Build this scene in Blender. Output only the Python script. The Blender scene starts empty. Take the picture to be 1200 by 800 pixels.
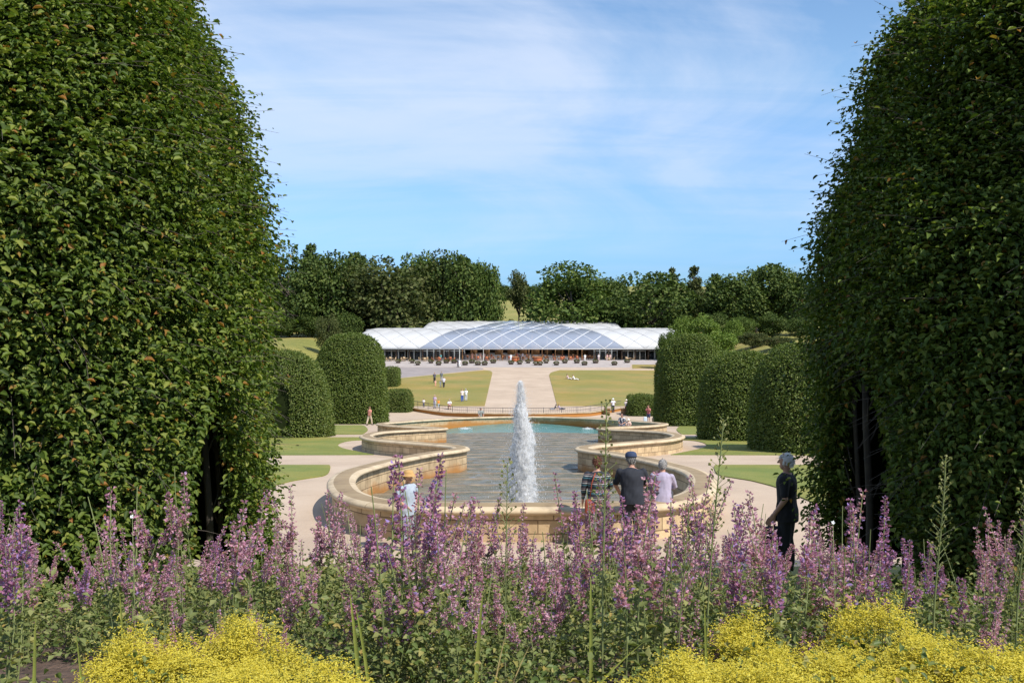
import bpy, bmesh, math
import numpy as np
from mathutils import Vector, Matrix
R = math.radians
rng = np.random.default_rng(7)
S = bpy.context.scene
COL = S.collection

# ------------------------------------------------------------------ helpers
def link(o, parent=None):
    COL.objects.link(o)
    if parent is not None: o.parent = parent
    return o

def mesh_np(name, V, F, mats, parent=None, smooth=False, uv=None, midx=None):
    """V (n,3); F list of (m,k) arrays (or one array); one mesh object."""
    if isinstance(F, np.ndarray): F = [F]
    F = [f for f in F if len(f)]
    V = np.asarray(V, dtype=np.float32)
    me = bpy.data.meshes.new(name)
    me.vertices.add(len(V)); me.vertices.foreach_set('co', V.ravel())
    li = np.concatenate([f.ravel() for f in F]).astype(np.int32)
    cnt = np.concatenate([np.full(len(f), f.shape[1], np.int32) for f in F])
    st = np.concatenate([[0], np.cumsum(cnt)[:-1]]).astype(np.int32)
    me.loops.add(len(li)); me.loops.foreach_set('vertex_index', li)
    me.polygons.add(len(cnt)); me.polygons.foreach_set('loop_start', st)
    if midx is not None: me.polygons.foreach_set('material_index', np.asarray(midx, np.int32))
    if smooth: me.polygons.foreach_set('use_smooth', np.ones(len(cnt), bool))
    if uv is not None:
        l = me.uv_layers.new(name='UVMap')
        l.data.foreach_set('uv', np.asarray(uv, np.float32)[li].ravel())
    me.update(calc_edges=True); me.validate()
    for m in (mats if isinstance(mats, (list, tuple)) else [mats]): me.materials.append(m)
    return link(bpy.data.objects.new(name, me), parent)

class MB:
    """collects simple solids into one mesh"""
    def __init__(s): s.v = []; s.f = {3: [], 4: []}; s.n = 0
    def add(s, V, F):
        V = np.asarray(V, float)
        for f in (F if isinstance(F, list) else [F]):
            f = np.asarray(f); s.f.setdefault(f.shape[1], []).append(f + s.n)
        s.v.append(V); s.n += len(V); return s
    def box(s, x0, x1, y0, y1, z0, z1, M=None):
        V = np.array([[x, y, z] for z in (z0, z1) for y in (y0, y1) for x in (x0, x1)], float)
        if M is not None: V = V @ np.array(M.to_3x3()).T + np.array(M.translation)
        return s.add(V, np.array([[0,2,3,1],[4,5,7,6],[0,1,5,4],[2,6,7,3],[0,4,6,2],[1,3,7,5]]))
    def tube(s, P, r, n=6, cap=True):
        P = np.asarray(P, float); r = np.broadcast_to(np.asarray(r, float), (len(P),))
        T = np.gradient(P, axis=0); T /= np.linalg.norm(T, axis=1)[:, None] + 1e-9
        ref = np.array([1., 0, 0]) if abs(T[0][0]) < .8 else np.array([0, 1., 0])
        A = np.cross(T, ref); A /= np.linalg.norm(A, axis=1)[:, None] + 1e-9; B = np.cross(T, A)
        a = np.linspace(0, 2*np.pi, n, endpoint=False)
        V = (P[:, None] + r[:, None, None]*(np.cos(a)[None, :, None]*A[:, None] + np.sin(a)[None, :, None]*B[:, None])).reshape(-1, 3)
        m = len(P); i = np.arange(m-1)[:, None]*n; j = np.arange(n)[None]
        k = (j+1) % n
        F = np.stack([i+j, i+k, i+n+k, i+n+j], -1).reshape(-1, 4)
        Fs = [F]
        if cap:
            V = np.vstack([V, P[0], P[-1]]); c0, c1 = m*n, m*n+1; j = np.arange(n); k = (j+1) % n
            Fs.append(np.concatenate([np.stack([k, j, np.full(n, c0)], -1), np.stack([(m-1)*n+j, (m-1)*n+k, np.full(n, c1)], -1)]))
        return s.add(V, Fs)
    def lathe(s, prof, n=12, c=(0,0,0), sx=1, sy=1):
        P = np.asarray(prof, float); a = np.linspace(0, 2*np.pi, n, endpoint=False)
        V = np.stack([P[:, 0][:, None]*np.cos(a)*sx + c[0], P[:, 0][:, None]*np.sin(a)*sy + c[1], np.repeat(P[:, 1][:, None], n, 1) + c[2]], -1).reshape(-1, 3)
        m = len(P); i = np.arange(m-1)[:, None]*n; j = np.arange(n)[None]; k = (j+1) % n
        return s.add(V, np.stack([i+j, i+k, i+n+k, i+n+j], -1).reshape(-1, 4))
    def build(s, name, mat, parent=None, smooth=False):
        return mesh_np(name, np.vstack(s.v), [np.concatenate(f) for f in s.f.values() if f], mat, parent, smooth)

def tag(o, label=None, cat=None, group=None, kind=None):
    for k, v in (('label', label), ('category', cat), ('group', group), ('kind', kind)):
        if v: o[k] = v
    return o
def empty(name, loc=(0,0,0), rz=0, **kw):
    o = bpy.data.objects.new(name, None); o.location = loc; o.rotation_euler = (0, 0, rz)
    o.empty_display_size = .1
    COL.objects.link(o); return tag(o, **kw)
def copy_tree(o, kids, loc, rz=0, sc=1.0, label=None, group=None):
    c = o.copy(); COL.objects.link(c); c.location = loc; c.rotation_euler = (0, 0, rz)
    c.scale = (sc, sc, sc) if not isinstance(sc, tuple) else sc
    for k in kids:
        d = k.copy(); COL.objects.link(d); d.parent = c
    if label: c['label'] = label
    if group: c['group'] = group
    return c

def data_of(o):
    me = o.data; bpy.data.objects.remove(o); return me
# ------------------------------------------------------------------ materials
def newmat(name):
    m = bpy.data.materials.new(name); m.use_nodes = True
    nt = m.node_tree; return m, nt, nt.nodes['Principled BSDF']
def N(nt, t, **kw):
    n = nt.nodes.new(t)
    for k, v in kw.items():
        if k in n.inputs: n.inputs[k].default_value = v
        else: setattr(n, k, v)
    return n
def ramp(nt, fac, stops, interp='LINEAR'):
    r = nt.nodes.new('ShaderNodeValToRGB'); r.color_ramp.interpolation = interp
    e = r.color_ramp.elements
    while len(e) < len(stops): e.new(.5)
    for el, (p, c) in zip(e, stops): el.position = p; el.color = (*c, 1) if len(c) == 3 else c
    nt.links.new(fac, r.inputs[0]); return r.outputs[0]
def mix(nt, f, a, b, blend='MIX'):
    m = nt.nodes.new('ShaderNodeMix'); m.data_type = 'RGBA'; m.blend_type = blend
    for s, v in ((0, f), (6, a), (7, b)):
        if hasattr(v, 'links'): nt.links.new(v, m.inputs[s])
        else: m.inputs[s].default_value = v if s == 0 else (*v, 1)
    return m.outputs[2]
def noise(nt, scale, detail=4, vec=None, rough=.55, out='Fac'):
    n = N(nt, 'ShaderNodeTexNoise', Scale=scale, Detail=detail, Roughness=rough)
    if vec is not None: nt.links.new(vec, n.inputs['Vector'])
    return n.outputs[out]
def objvec(nt): return nt.nodes.new('ShaderNodeTexCoord').outputs['Object']
def bump(nt, bs, h, strength=.3, dist=.02):
    b = N(nt, 'ShaderNodeBump', Strength=strength, Distance=dist)
    nt.links.new(h, b.inputs['Height']); nt.links.new(b.outputs[0], bs.inputs['Normal'])

def plain(name, c, rough=.6, var=.12, scale=6., metal=0., spec=.5):
    m, nt, bs = newmat(name); bs.inputs['Specular IOR Level'].default_value = spec
    f = noise(nt, scale, 3, objvec(nt))
    d = tuple(x*(1-var) for x in c); l = tuple(min(1, x*(1+var)) for x in c)
    nt.links.new(ramp(nt, f, [(.3, d), (.7, l)]), bs.inputs['Base Color'])
    bs.inputs['Roughness'].default_value = rough; bs.inputs['Metallic'].default_value = metal
    return m

def leafmat(name, stops, trans=.3, rough=.5, spec=.3, patch=None):
    m, nt, bs = newmat(name)
    g = nt.nodes.new('ShaderNodeNewGeometry')
    c = ramp(nt, g.outputs['Random Per Island'], stops)
    if patch:
        f = noise(nt, patch[0], 3, objvec(nt))
        c = mix(nt, ramp(nt, f, [(.45, (0,0,0)), (.7, (patch[2],)*3)]), c, patch[1])
    nt.links.new(c, bs.inputs['Base Color'])
    bs.inputs['Roughness'].default_value = rough; bs.inputs['Specular IOR Level'].default_value = spec
    t = nt.nodes.new('ShaderNodeBsdfTranslucent'); 
    tc = mix(nt, 1.0, c, (1.05, 1.2, .6), 'MULTIPLY'); nt.links.new(tc, t.inputs['Color'])
    mx = nt.nodes.new('ShaderNodeMixShader'); mx.inputs[0].default_value = trans
    nt.links.new(bs.outputs[0], mx.inputs[1]); nt.links.new(t.outputs[0], mx.inputs[2])
    nt.links.new(mx.outputs[0], nt.nodes['Material Output'].inputs['Surface'])
    return m

# ------------------------------------------------------------------ camera (eye at the origin; level, shifted lens)
F_PX, CX, CY = 1100., 612., 350.
cam = bpy.data.cameras.new('camera'); co = link(bpy.data.objects.new('camera', cam))
co.rotation_euler = (R(90), 0, 0)
cam.sensor_width = 36; cam.lens = 36*F_PX/1200
cam.shift_x = -12/1200; cam.shift_y = -50/1200
cam.clip_start = .05; cam.clip_end = 6000
S.camera = co

# ------------------------------------------------------------------ terrain
ZP = np.array([[-60,-1.35],[2.5,-1.4],[3.2,-1.47],[8,-2.6],[16,-4.55],[17,-4.65],[73,-10.25],[93,-12.4],[112,-14],[330,-14.0],[620,-2],[1000,10],[1600,14]])
YB = [8,16,17,73,93,112]
def sst(x, a, b):
    t = np.clip((x-a)/(b-a), 0, 1); return t*t*(3-2*t)
def zg(x, y):
    x = np.asarray(x, float); y = np.asarray(y, float)
    z = np.interp(y, ZP[:,0], ZP[:,1])
    z = z + 4.6*sst(np.abs(x), 31, 52)*sst(y, 125, 185)*(1-sst(y, 300, 420))
    return z
def at(px, py):
    """the point of the ground that the photograph shows at px, py"""
    ys = np.concatenate([np.arange(8, 112, .05), np.arange(112, 330, .1)])
    xs = (px-CX)/F_PX*ys
    p = CY - F_PX*zg(xs, ys)/ys
    i = np.argmax(p <= py) if (p <= py).any() else len(ys)-1
    return Vector((xs[i], ys[i], float(zg(xs[i], ys[i]))))
def X(px, y): return (px-CX)/F_PX*y
def Z(py, y): return -(py-CY)/F_PX*y

def catmull(P, n=8, closed=False):
    P = np.asarray(P, float); m = len(P); out = []
    for i in range(m if closed else m-1):
        if closed: a, b, c, d = P[(i-1) % m], P[i], P[(i+1) % m], P[(i+2) % m]
        else: a, b, c, d = P[max(i-1,0)], P[i], P[i+1], P[min(i+2,m-1)]
        for t in np.linspace(0, 1, n, endpoint=False):
            out.append(.5*((2*b)+(-a+c)*t+(2*a-5*b+4*c-d)*t*t+(-a+3*b-3*c+d)*t**3))
    if not closed: out.append(P[-1])
    return np.array(out)

# outline of the cascade wall, right half (from the front centre round to the far centre)
WR = np.array([(0,18.8),(1.4,18.83),(2.4,19.05),(3.2,19.75),(3.85,21.0),(4.3,22.5),(4.66,24.2),(4.88,26),(4.9,27.5),(4.7,29.3),(4.35,31.5),(3.5,35),(2.72,37),(2.5,38.4),(3.1,40.4),(5.2,43.2),(7.2,46),(8.3,50),(8.1,54.3),(6.6,57.2),(5.35,59),(5.1,60.1),(6.0,61.7),(8.7,64.5),(10.4,69),(9.6,73),(7.5,77),(4.5,80.5),(0,82.5)])
WL = WR[1:-1][::-1]*np.array([-1, 1])
WALL = catmull(np.vstack([WR, WL]), 10, True)
half = WALL[:len(WALL)//2+1]
_o = np.argsort(half[:,1]); _hy, _hx = half[_o,1], half[_o,0]
def xw(y): return np.interp(y, _hy, _hx, left=0, right=0)
def zt(y):
    y = np.asarray(y, float)
    return np.where(y <= 73, np.interp(y, ZP[:,0], ZP[:,1])+.72, -9.53-(y-73)*.081)

# terrain sheet
ys = np.unique(np.concatenate([np.arange(-60,0,6), np.arange(0,20,.5), np.arange(20,130,2.), np.arange(130,340,5.), np.arange(340,700,30.), np.arange(700,1650,80.), YB, [15.9,84.0,84.1]]))
xs = np.unique(np.concatenate([np.arange(-1100,-60,40.), np.arange(-60,61,1.), np.arange(60,1101,40.), [-12.9,12.9]]))
gx, gy = np.meshgrid(xs, ys)
gz = zg(gx, gy)
gz = np.where((np.abs(gx) <= np.where(gy > 80, 31, 27)) & (gy > 15.9), gz-.05, gz)
gz = np.where((np.abs(gx) <= 12) & (gy >= 18) & (gy <= 84.0), gz-1.9, gz)
far = sst(gy, 340, 600)
gz = gz + far*(3*np.sin(gx*.008+1)+2*np.sin(gx*.021+gy*.004))
nx, ny = len(xs), len(ys)
i = np.arange(ny-1)[:,None]*nx; j = np.arange(nx-1)[None]
GF = np.stack([i+j, i+j+1, i+nx+j+1, i+nx+j], -1).reshape(-1, 4)

m, nt, bs = newmat('meadow_grass')
ov = objvec(nt)
c1 = ramp(nt, noise(nt, .06, 6, ov, .7), [(.35, (.19,.19,.038)), (.5, (.25,.225,.05)), (.65, (.33,.26,.08))])
c2 = ramp(nt, noise(nt, 2.2, 4, ov), [(.3, (.7,.75,.7)), (.7, (1.15,1.15,1.1))])
nt.links.new(mix(nt, 1., c1, c2, 'MULTIPLY'), bs.inputs['Base Color']); bs.inputs['Roughness'].default_value = .9
bump(nt, bs, noise(nt, 3, 5, ov), .6, .2)
M_MEADOW = m
tag(mesh_np('ground', np.stack([gx, gy, gz], -1).reshape(-1,3), GF, M_MEADOW, smooth=True), kind='structure')

m, nt, bs = newmat('sandy_gravel')
ov = objvec(nt)
c1 = ramp(nt, noise(nt, .25, 6, ov, .65), [(.3, (.43,.325,.235)), (.55, (.52,.4,.29)), (.75, (.58,.46,.345))])
c2 = ramp(nt, noise(nt, 45, 2, ov), [(.3, (.8,.8,.8)), (.7, (1.08,1.08,1.08))])
nt.links.new(mix(nt, 1., c1, c2, 'MULTIPLY'), bs.inputs['Base Color']); bs.inputs['Roughness'].default_value = .95
bump(nt, bs, noise(nt, 60, 2, ov), .4, .01)
M_GRAVEL = m

# gravel path round the wall: strips that stop under the wall
rows = np.unique(np.concatenate([np.arange(15.9, 82.5, .25), YB[1:4], [82.5]]))
V, Fq = [], []
for sgn in (-1, 1):
    k0 = len(V)
    for y in rows:
        xi = max(float(xw(y)), 0.)
        for x in np.linspace(xi, 27, 6): V.append((sgn*x, y, float(zg(x, y))))
    for r in range(len(rows)-1):
        for c in range(5):
            a = k0+r*6+c; q = [a, a+1, a+7, a+6]
            Fq.append(q if sgn > 0 else q[::-1])
k0 = len(V)
rows2 = [82.5, 84, 93, 112, 120, 150, 222]
for y in rows2:
    for x in np.linspace(-30, 30, 13): V.append((x, y, float(zg(x, y))))
for r in range(len(rows2)-1):
    for c in range(12):
        a = k0+r*13+c; Fq.append([a, a+1, a+14, a+13])
tag(mesh_np('gravel_path', V, np.array(Fq), M_GRAVEL), kind='structure')

def sheet(name, poly_px, mat, lift, smooth_pts=True, mirror=False, thick=0.0, world=False):
    """flat polygon following the slope of the ground"""
    P = [at(*p) for p in poly_px] if not world else [Vector((*p, 0)) for p in poly_px]
    if mirror: P = [Vector((-p.x, p.y, p.z)) for p in P]
    bm = bmesh.new()
    vs = [bm.verts.new((p.x, p.y, 0)) for p in P]
    f = bm.faces.new(vs)
    if f.normal.z < 0: bmesh.ops.reverse_faces(bm, faces=[f])
    bm.normal_update()
    if bm.faces[:][0].normal.z < 0: bmesh.ops.reverse_faces(bm, faces=bm.faces[:])
    for yb in YB:
        bmesh.ops.bisect_plane(bm, geom=bm.verts[:]+bm.edges[:]+bm.faces[:], plane_co=(0,yb,0), plane_no=(0,1,0))
    bmesh.ops.triangulate(bm, faces=bm.faces[:])
    if thick:
        r = bmesh.ops.extrude_face_region(bm, geom=bm.faces[:])
        top = {g for g in r['geom'] if isinstance(g, bmesh.types.BMVert)}
        for v in bm.verts: v.co.z = float(zg(v.co.x, v.co.y)) + (lift if v in top else -.03)
    else:
        for v in bm.verts: v.co.z = float(zg(v.co.x, v.co.y)) + lift
    bmesh.ops.recalc_face_normals(bm, faces=bm.faces[:])
    if not thick and sum(f.normal.z for f in bm.faces) < 0: bmesh.ops.reverse_faces(bm, faces=bm.faces[:])
    me = bpy.data.meshes.new(name); bm.to_mesh(me); bm.free(); me.materials.append(mat)
    return tag(link(bpy.data.objects.new(name, me)), kind='structure')

def lawnmat(name, a, b, c, sc=.35):
    m, nt, bs = newmat(name); ov = objvec(nt)
    c1 = ramp(nt, noise(nt, sc, 5, ov, .65), [(.34, a), (.5, b), (.66, c)])
    mp = N(nt, 'ShaderNodeMapping'); mp.inputs['Scale'].default_value = (3, 8, 3); nt.links.new(ov, mp.inputs[0])
    c2 = ramp(nt, noise(nt, 4, 5, mp.outputs[0], .7), [(.3, (.66,.7,.62)), (.7, (1.2,1.15,1.12))])
    c3 = ramp(nt, noise(nt, .11, 4, ov, .6), [(.4, (1,1,1)), (.65, (1.25,1.05,.95))])
    nt.links.new(mix(nt, 1., mix(nt, 1., c1, c2, 'MULTIPLY'), c3, 'MULTIPLY'), bs.inputs['Base Color']); bs.inputs['Roughness'].default_value = .9
    bump(nt, bs, noise(nt, 25, 4, ov), .5, .05)
    return m
M_LAWN = lawnmat('mown_lawn', (.135,.185,.032), (.18,.215,.042), (.235,.24,.058))
M_LAWN_FAR = lawnmat('dry_lawn', (.2,.2,.042), (.245,.22,.055), (.31,.235,.075), .12)
M_ASPHALT = plain('grey_asphalt', (.29,.25,.235), .9, .12, .6)
M_PAVE = plain('pale_paving', (.4,.35,.32), .9, .12, .8)

c = lambda pts, n=5: [tuple(q) for q in catmull(pts, n)]
L1 = c([(386,545.2),(387,549),(381.5,557),(360,561),(340,564.5),(310,573),(270,590)]) + [(60,590),(60,545.2)]
L2 = [(180,513.2),(428,512.5)] + c([(431,515.5),(415,516.2),(403,518),(396,521.5),(402,525.5),(420,529.5),(438,533)]) + [(180,533.6)]
L3 = [(300,498.2),(424,498.2)] + c([(428,499.5),(431,504),(425,509)]) + [(300,509.2)]
for P in (L1, L2, L3):
    sheet('lawn', P, M_LAWN, .035, thick=1); sheet('lawn', P, M_LAWN, .035, mirror=True, thick=1)
sheet('lawn', [(395,475.8),(568,475.8),(577,437)]+c([(577,436.5),(574,434.6),(567,433.8)])+[(470,443.2),(452,447),(430,452)], M_LAWN_FAR, .05, thick=1)
sheet('lawn', [(653,475.8),(643.5,440)]+c([(643.5,440),(646,436.6),(656,433.7)])+[(800,434.2),(830,475.8)], M_LAWN_FAR, .05, thick=1)
sheet('lawn', [(741,431.8),(741,427.4),(790,427.6),(790,432)], M_LAWN_FAR, .05, thick=1)
sheet('asphalt_path', [(440,431.2),(470,430.2),(560,430.6)]+c([(566,431.5),(566,432.6),(558,433.7)])+[(470,442.4),(446,446)], M_ASPHALT, .012)
sheet('paved_forecourt', [(440,430),(440,421.9),(560,421.9),(800,421.9),(790,427),(740,427),(738,430.5)], M_PAVE, .008)

# sloping soil of the flower border: its own sheet above the grass
m, nt, bs = newmat('dark_soil'); ov = objvec(nt)
nt.links.new(ramp(nt, noise(nt, 9, 6, ov, .7), [(.3, (.07,.043,.03)), (.7, (.17,.11,.08))]), bs.inputs['Base Color']); bs.inputs['Roughness'].default_value = 1
bump(nt, bs, noise(nt, 22, 6, ov), 1., .05)
bx = np.linspace(-6, 6, 49); by = np.unique(np.concatenate([np.linspace(1.0, 8, 40), [2.5,3.2,8]]))
gx, gy = np.meshgrid(bx, by); gz = zg(gx, gy)+.03+.018*np.sin(gx*9+gy*5)*np.sin(gy*11-gx*4)
i = np.arange(len(by)-1)[:,None]*49; j = np.arange(48)[None]
tag(mesh_np('flower_bed_soil', np.stack([gx,gy,gz],-1).reshape(-1,3), np.stack([i+j,i+j+1,i+50,i+49] if False else [i+j,i+j+1,i+49+j+1,i+49+j],-1).reshape(-1,4), m, smooth=True), kind='structure')
# ------------------------------------------------------------------ cascade wall
def stonemat(name, stain=False):
    m, nt, bs = newmat(name)
    tc = nt.nodes.new('ShaderNodeTexCoord'); uv = tc.outputs['UV']; ov = tc.outputs['Object']
    b = N(nt, 'ShaderNodeTexBrick', Scale=1.0)
    b.inputs['Color1'].default_value = (.62,.475,.29,1); b.inputs['Color2'].default_value = (.45,.33,.195,1); b.inputs['Mortar'].default_value = (.2,.14,.08,1)
    b.inputs['Mortar Size'].default_value = .012; b.inputs['Brick Width'].default_value = .62; b.inputs['Row Height'].default_value = .27
    nt.links.new(uv, b.inputs['Vector'])
    w = ramp(nt, noise(nt, 1.6, 6, ov, .7), [(.3, (.6,.56,.5)), (.48, (.95,.93,.9)), (.65, (1.12,1.1,1.06))])
    c = mix(nt, 1., b.outputs['Color'], w, 'MULTIPLY')
    if stain:   # orange iron stain left by the splashing water: v of the map is the height under the coping
        sp = nt.nodes.new('ShaderNodeSeparateXYZ'); nt.links.new(uv, sp.inputs[0])
        ad = N(nt, 'ShaderNodeMath', operation='ADD'); mu = N(nt, 'ShaderNodeMath', operation='MULTIPLY')
        nt.links.new(noise(nt, .55, 5, ov, .65), mu.inputs[0]); mu.inputs[1].default_value = .9
        nt.links.new(sp.outputs[1], ad.inputs[0]); nt.links.new(mu.outputs[0], ad.inputs[1])
        py_ = nt.nodes.new('ShaderNodeSeparateXYZ'); nt.links.new(ov, py_.inputs[0])
        mr_ = N(nt, 'ShaderNodeMapRange'); nt.links.new(py_.outputs[1], mr_.inputs[0]); mr_.inputs[1].default_value = 72; mr_.inputs[2].default_value = 79; mr_.inputs[3].default_value = 0.; mr_.inputs[4].default_value = .34
        sb_ = N(nt, 'ShaderNodeMath', operation='SUBTRACT'); nt.links.new(ad.outputs[0], sb_.inputs[0]); nt.links.new(mr_.outputs[0], sb_.inputs[1])
        f = ramp(nt, sb_.outputs[0], [(0., (1,1,1)), (.22, (.85,.85,.85)), (.5, (0,0,0))])
        c = mix(nt, f, c, (.4,.17,.035))
    nt.links.new(c, bs.inputs['Base Color']); bs.inputs['Roughness'].default_value = .88
    mu2 = N(nt, 'ShaderNodeMath', operation='MULTIPLY_ADD'); nt.links.new(b.outputs['Fac'], mu2.inputs[0]); mu2.inputs[1].default_value = -.6
    nt.links.new(noise(nt, 14, 5, ov), mu2.inputs[2])
    bump(nt, bs, mu2.outputs[0], .5, .02)
    return m
M_STONE = stonemat('sandstone_blocks'); M_STONE_WET = stonemat('stained_sandstone', True)
m, nt, bs = newmat('sandstone_coping'); tc = nt.nodes.new('ShaderNodeTexCoord'); ov = tc.outputs['Object']
c1 = ramp(nt, noise(nt, 1.2, 6, ov, .7), [(.3, (.33,.25,.165)), (.46, (.54,.425,.275)), (.7, (.65,.53,.36))])
br = N(nt, 'ShaderNodeTexBrick', Scale=1.0, offset=0.0); br.inputs['Color1'].default_value = (1,1,1,1); br.inputs['Color2'].default_value = (.93,.92,.9,1); br.inputs['Mortar'].default_value = (.55,.5,.42,1)
br.inputs['Mortar Size'].default_value = .01; br.inputs['Brick Width'].default_value = 1.1; br.inputs['Row Height'].default_value = 4.
nt.links.new(tc.outputs['UV'], br.inputs['Vector'])
nt.links.new(mix(nt, 1., c1, br.outputs['Color'], 'MULTIPLY'), bs.inputs['Base Color']); bs.inputs['Roughness'].default_value = .85
bump(nt, bs, noise(nt, 18, 5, ov), .3, .01)
M_COPING = m

def ribbon(C, prof, closed, ztop, name, mat, parent, v_rel=False, smooth=True):
    """sweep prof [(offset outwards, height over ztop, or None for the ground)] along plan curve C"""
    C = np.asarray(C); n = len(C)
    T = (np.roll(C, -1, 0)-np.roll(C, 1, 0)) if closed else np.gradient(C, axis=0)
    T /= np.linalg.norm(T, axis=1)[:,None]
    Nn = np.stack([T[:,1], -T[:,0]], -1)          # to the right of travel = outwards on an anticlockwise loop
    L = np.concatenate([[0], np.cumsum(np.linalg.norm(np.diff(C, axis=0), axis=1))])
    zt_ = ztop(C)
    V = []; UV = []
    for o, h in prof:
        P = C + Nn*o
        z = zt_ + h
        V.append(np.column_stack([P, z])); UV.append(np.column_stack([L, np.full(n, h) if not v_rel else np.full(n, h)]))
    V = np.concatenate(V); UV = np.concatenate(UV)
    m = len(prof); i = np.arange(m-1)[:,None]*n
    j = np.arange(n if closed else n-1)[None]; k = (j+1) % n
    F = np.stack([i+j, i+k, i+n+k, i+n+j], -1).reshape(-1,4)
    return mesh_np(name, V, F, mat, parent, smooth, uv=UV)

def capprof(w, h, n=7):
    a = np.linspace(0, np.pi, n)
    top = [(w*np.cos(t)*1.0, h*.55+h*.45*np.sin(t)**.8-h) for t in a]
    return [(w-.06, -h-.0), (w, -h*.75)] + top + [(-w, -h*.75), (-w+.06, -h)]
bw = empty('cascade_wall', (0,0,0), label='scalloped sandstone wall with rounded coping curving round the stepped cascade', cat='wall')
zf = lambda C: zt(C[:,1])
# travel is anticlockwise (front centre -> right -> far -> left): right of travel = outside
ribbon(WALL, [(.23,-1.15),(.23,-.145)], True, zf, 'outer_face', M_STONE, bw)
# inner face: v measured from the water line (water is .85 under the coping)
def inner(C): return zt(C[:,1])
o = ribbon(WALL, [(-.23,-.145),(-.23,-.5),(-.23,-.85),(-.23,-2.0)], True, inner, 'inner_face', M_STONE_WET, bw)
uvl = o.data.uv_layers[0].data
a = np.zeros(len(uvl)*2, np.float32); uvl.foreach_get('uv', a); a = a.reshape(-1,2); a[:,1] += .62; uvl.foreach_set('uv', a.ravel())
ribbon(WALL, capprof(.36,.15), True, zf, 'coping', M_COPING, bw)

# low curved wall and railing between the cascade and the lawns
ARC = catmull([(X(470,121),121.),(X(482,118),118.),(X(520,112.5),112.5),(X(562,109),109.),(X(606,107.6),107.6),(X(650,108.6),108.6),(X(690,112),112.),(X(729,118),118.)], 8)
lw = empty('low_curved_wall', (0,0,0), label='low curved stained stone wall below the railing of the lawns', cat='wall')
zfa = lambda C: zg(C[:,0], C[:,1]) + .52 - .12*sst(C[:,1], 110, 119)
o = ribbon(ARC, [(.2,-.9),(.2,-.101)], False, zfa, 'front_face', M_STONE_WET, lw)
uvl = o.data.uv_layers[0].data; a = np.zeros(len(uvl)*2, np.float32); uvl.foreach_get('uv', a); a = a.reshape(-1,2); a[:,1] -= .1; uvl.foreach_set('uv', a.ravel())
ribbon(ARC, [(-.2,-.9),(-.2,-.101)], False, zfa, 'back_face', M_STONE, lw)
ribbon(ARC, capprof(.3,.1), False, zfa, 'coping', M_COPING, lw)
for px, pyf in ((711.5,481),(731,481.5)):
    p = at(px, 485.5)
    b = MB().box(-.32,.32,-.32,.32,0,.62).box(-.38,.38,-.38,.38,.622,.72)
    o = b.build('stone_block', M_STONE_WET); o.location = (p.x, p.y, p.z)
    tag(o, 'square brown stone pier beside the person in %s' % ('the white cap and dark trousers' if px < 720 else 'red shorts'), 'pier')

M_IRON = plain('dark_iron', (.05,.05,.055), .5, .1)
rl = empty('railing', (0,0,0), label='thin dark metal railing along the far end of the cascade', cat='railing')
RC = ARC + np.array([0, 1.1]); rz = zg(RC[:,0], RC[:,1])
mb = MB()
for h, r in ((1.08,.03),(.75,.018),(.15,.018)): mb.tube(np.column_stack([RC, rz+h]), r, 5)
mb.build('rail', M_IRON, rl)
Ls = np.concatenate([[0], np.cumsum(np.linalg.norm(np.diff(RC, axis=0), axis=1))])
for d in np.arange(0, Ls[-1], 2.4):
    x, y = np.interp(d, Ls, RC[:,0]), np.interp(d, Ls, RC[:,1]); z = float(zg(x, y))
    MB().tube([(x,y,z-.05),(x,y,z+1.14)], .035, 6).build('post', M_IRON, rl)
mb = MB()
for d in np.arange(.3, Ls[-1], .3):
    x, y = np.interp(d, Ls, RC[:,0]), np.interp(d, Ls, RC[:,1]); z = float(zg(x, y))
    mb.box(x-.008,x+.008,y-.008,y+.008,z+.15,z+1.08)
mb.build('baluster', M_IRON, rl)

# ------------------------------------------------------------------ water
def watermat(name, lo, hi, bs_=.35, foam=.0, mid=None):
    m, nt, bs = newmat(name); ov = objvec(nt)
    mp = N(nt, 'ShaderNodeMapping'); mp.inputs['Scale'].default_value = (.55, 1.8, 1); nt.links.new(ov, mp.inputs[0])
    f = noise(nt, 1.3, 6, mp.outputs[0], .7)
    c = ramp(nt, f, [(.3, lo), (.62, hi)] if mid is None else [(.32, lo), (.48, mid), (.64, hi)])
    if foam:
        # broken white water where each sheet reaches its lip: v of the map runs from step to step
        su = nt.nodes.new('ShaderNodeSeparateXYZ'); tcu = nt.nodes.new('ShaderNodeTexCoord'); nt.links.new(tcu.outputs['UV'], su.inputs[0])
        f2 = noise(nt, 3.5, 6, mp.outputs[0], .75)
        ad = N(nt, 'ShaderNodeMath', operation='MULTIPLY_ADD'); nt.links.new(f2, ad.inputs[0]); ad.inputs[1].default_value = 1.1; nt.links.new(su.outputs[1], ad.inputs[2])
        c = mix(nt, ramp(nt, ad.outputs[0], [(.72, (0,0,0)), (1.35, (.25*foam,)*3), (1.5, (foam,)*3), (1.62, (.2*foam,)*3)]), c, (.62,.54,.42))
    nt.links.new(c, bs.inputs['Base Color'])
    bs.inputs['Roughness'].default_value = .09; bs.inputs['IOR'].default_value = 1.33
    bump(nt, bs, noise(nt, 2.4, 6, mp.outputs[0], .62), bs_, .16)
    return m
M_WATER = watermat('shallow_water', (.05,.06,.04), (.19,.155,.1), 1., .7, (.1,.1,.065))
M_POOL = watermat('turquoise_water', (.06,.19,.19), (.13,.3,.28), .5)
WY = np.linspace(24.6, 72, 22)
V, Fq, UVW = [], [], []
def strip(y0, y1, z, n=9):
    for k, (ya, yb) in enumerate(zip(np.linspace(y0, y1, n)[:-1], np.linspace(y0, y1, n)[1:])): pass
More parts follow.
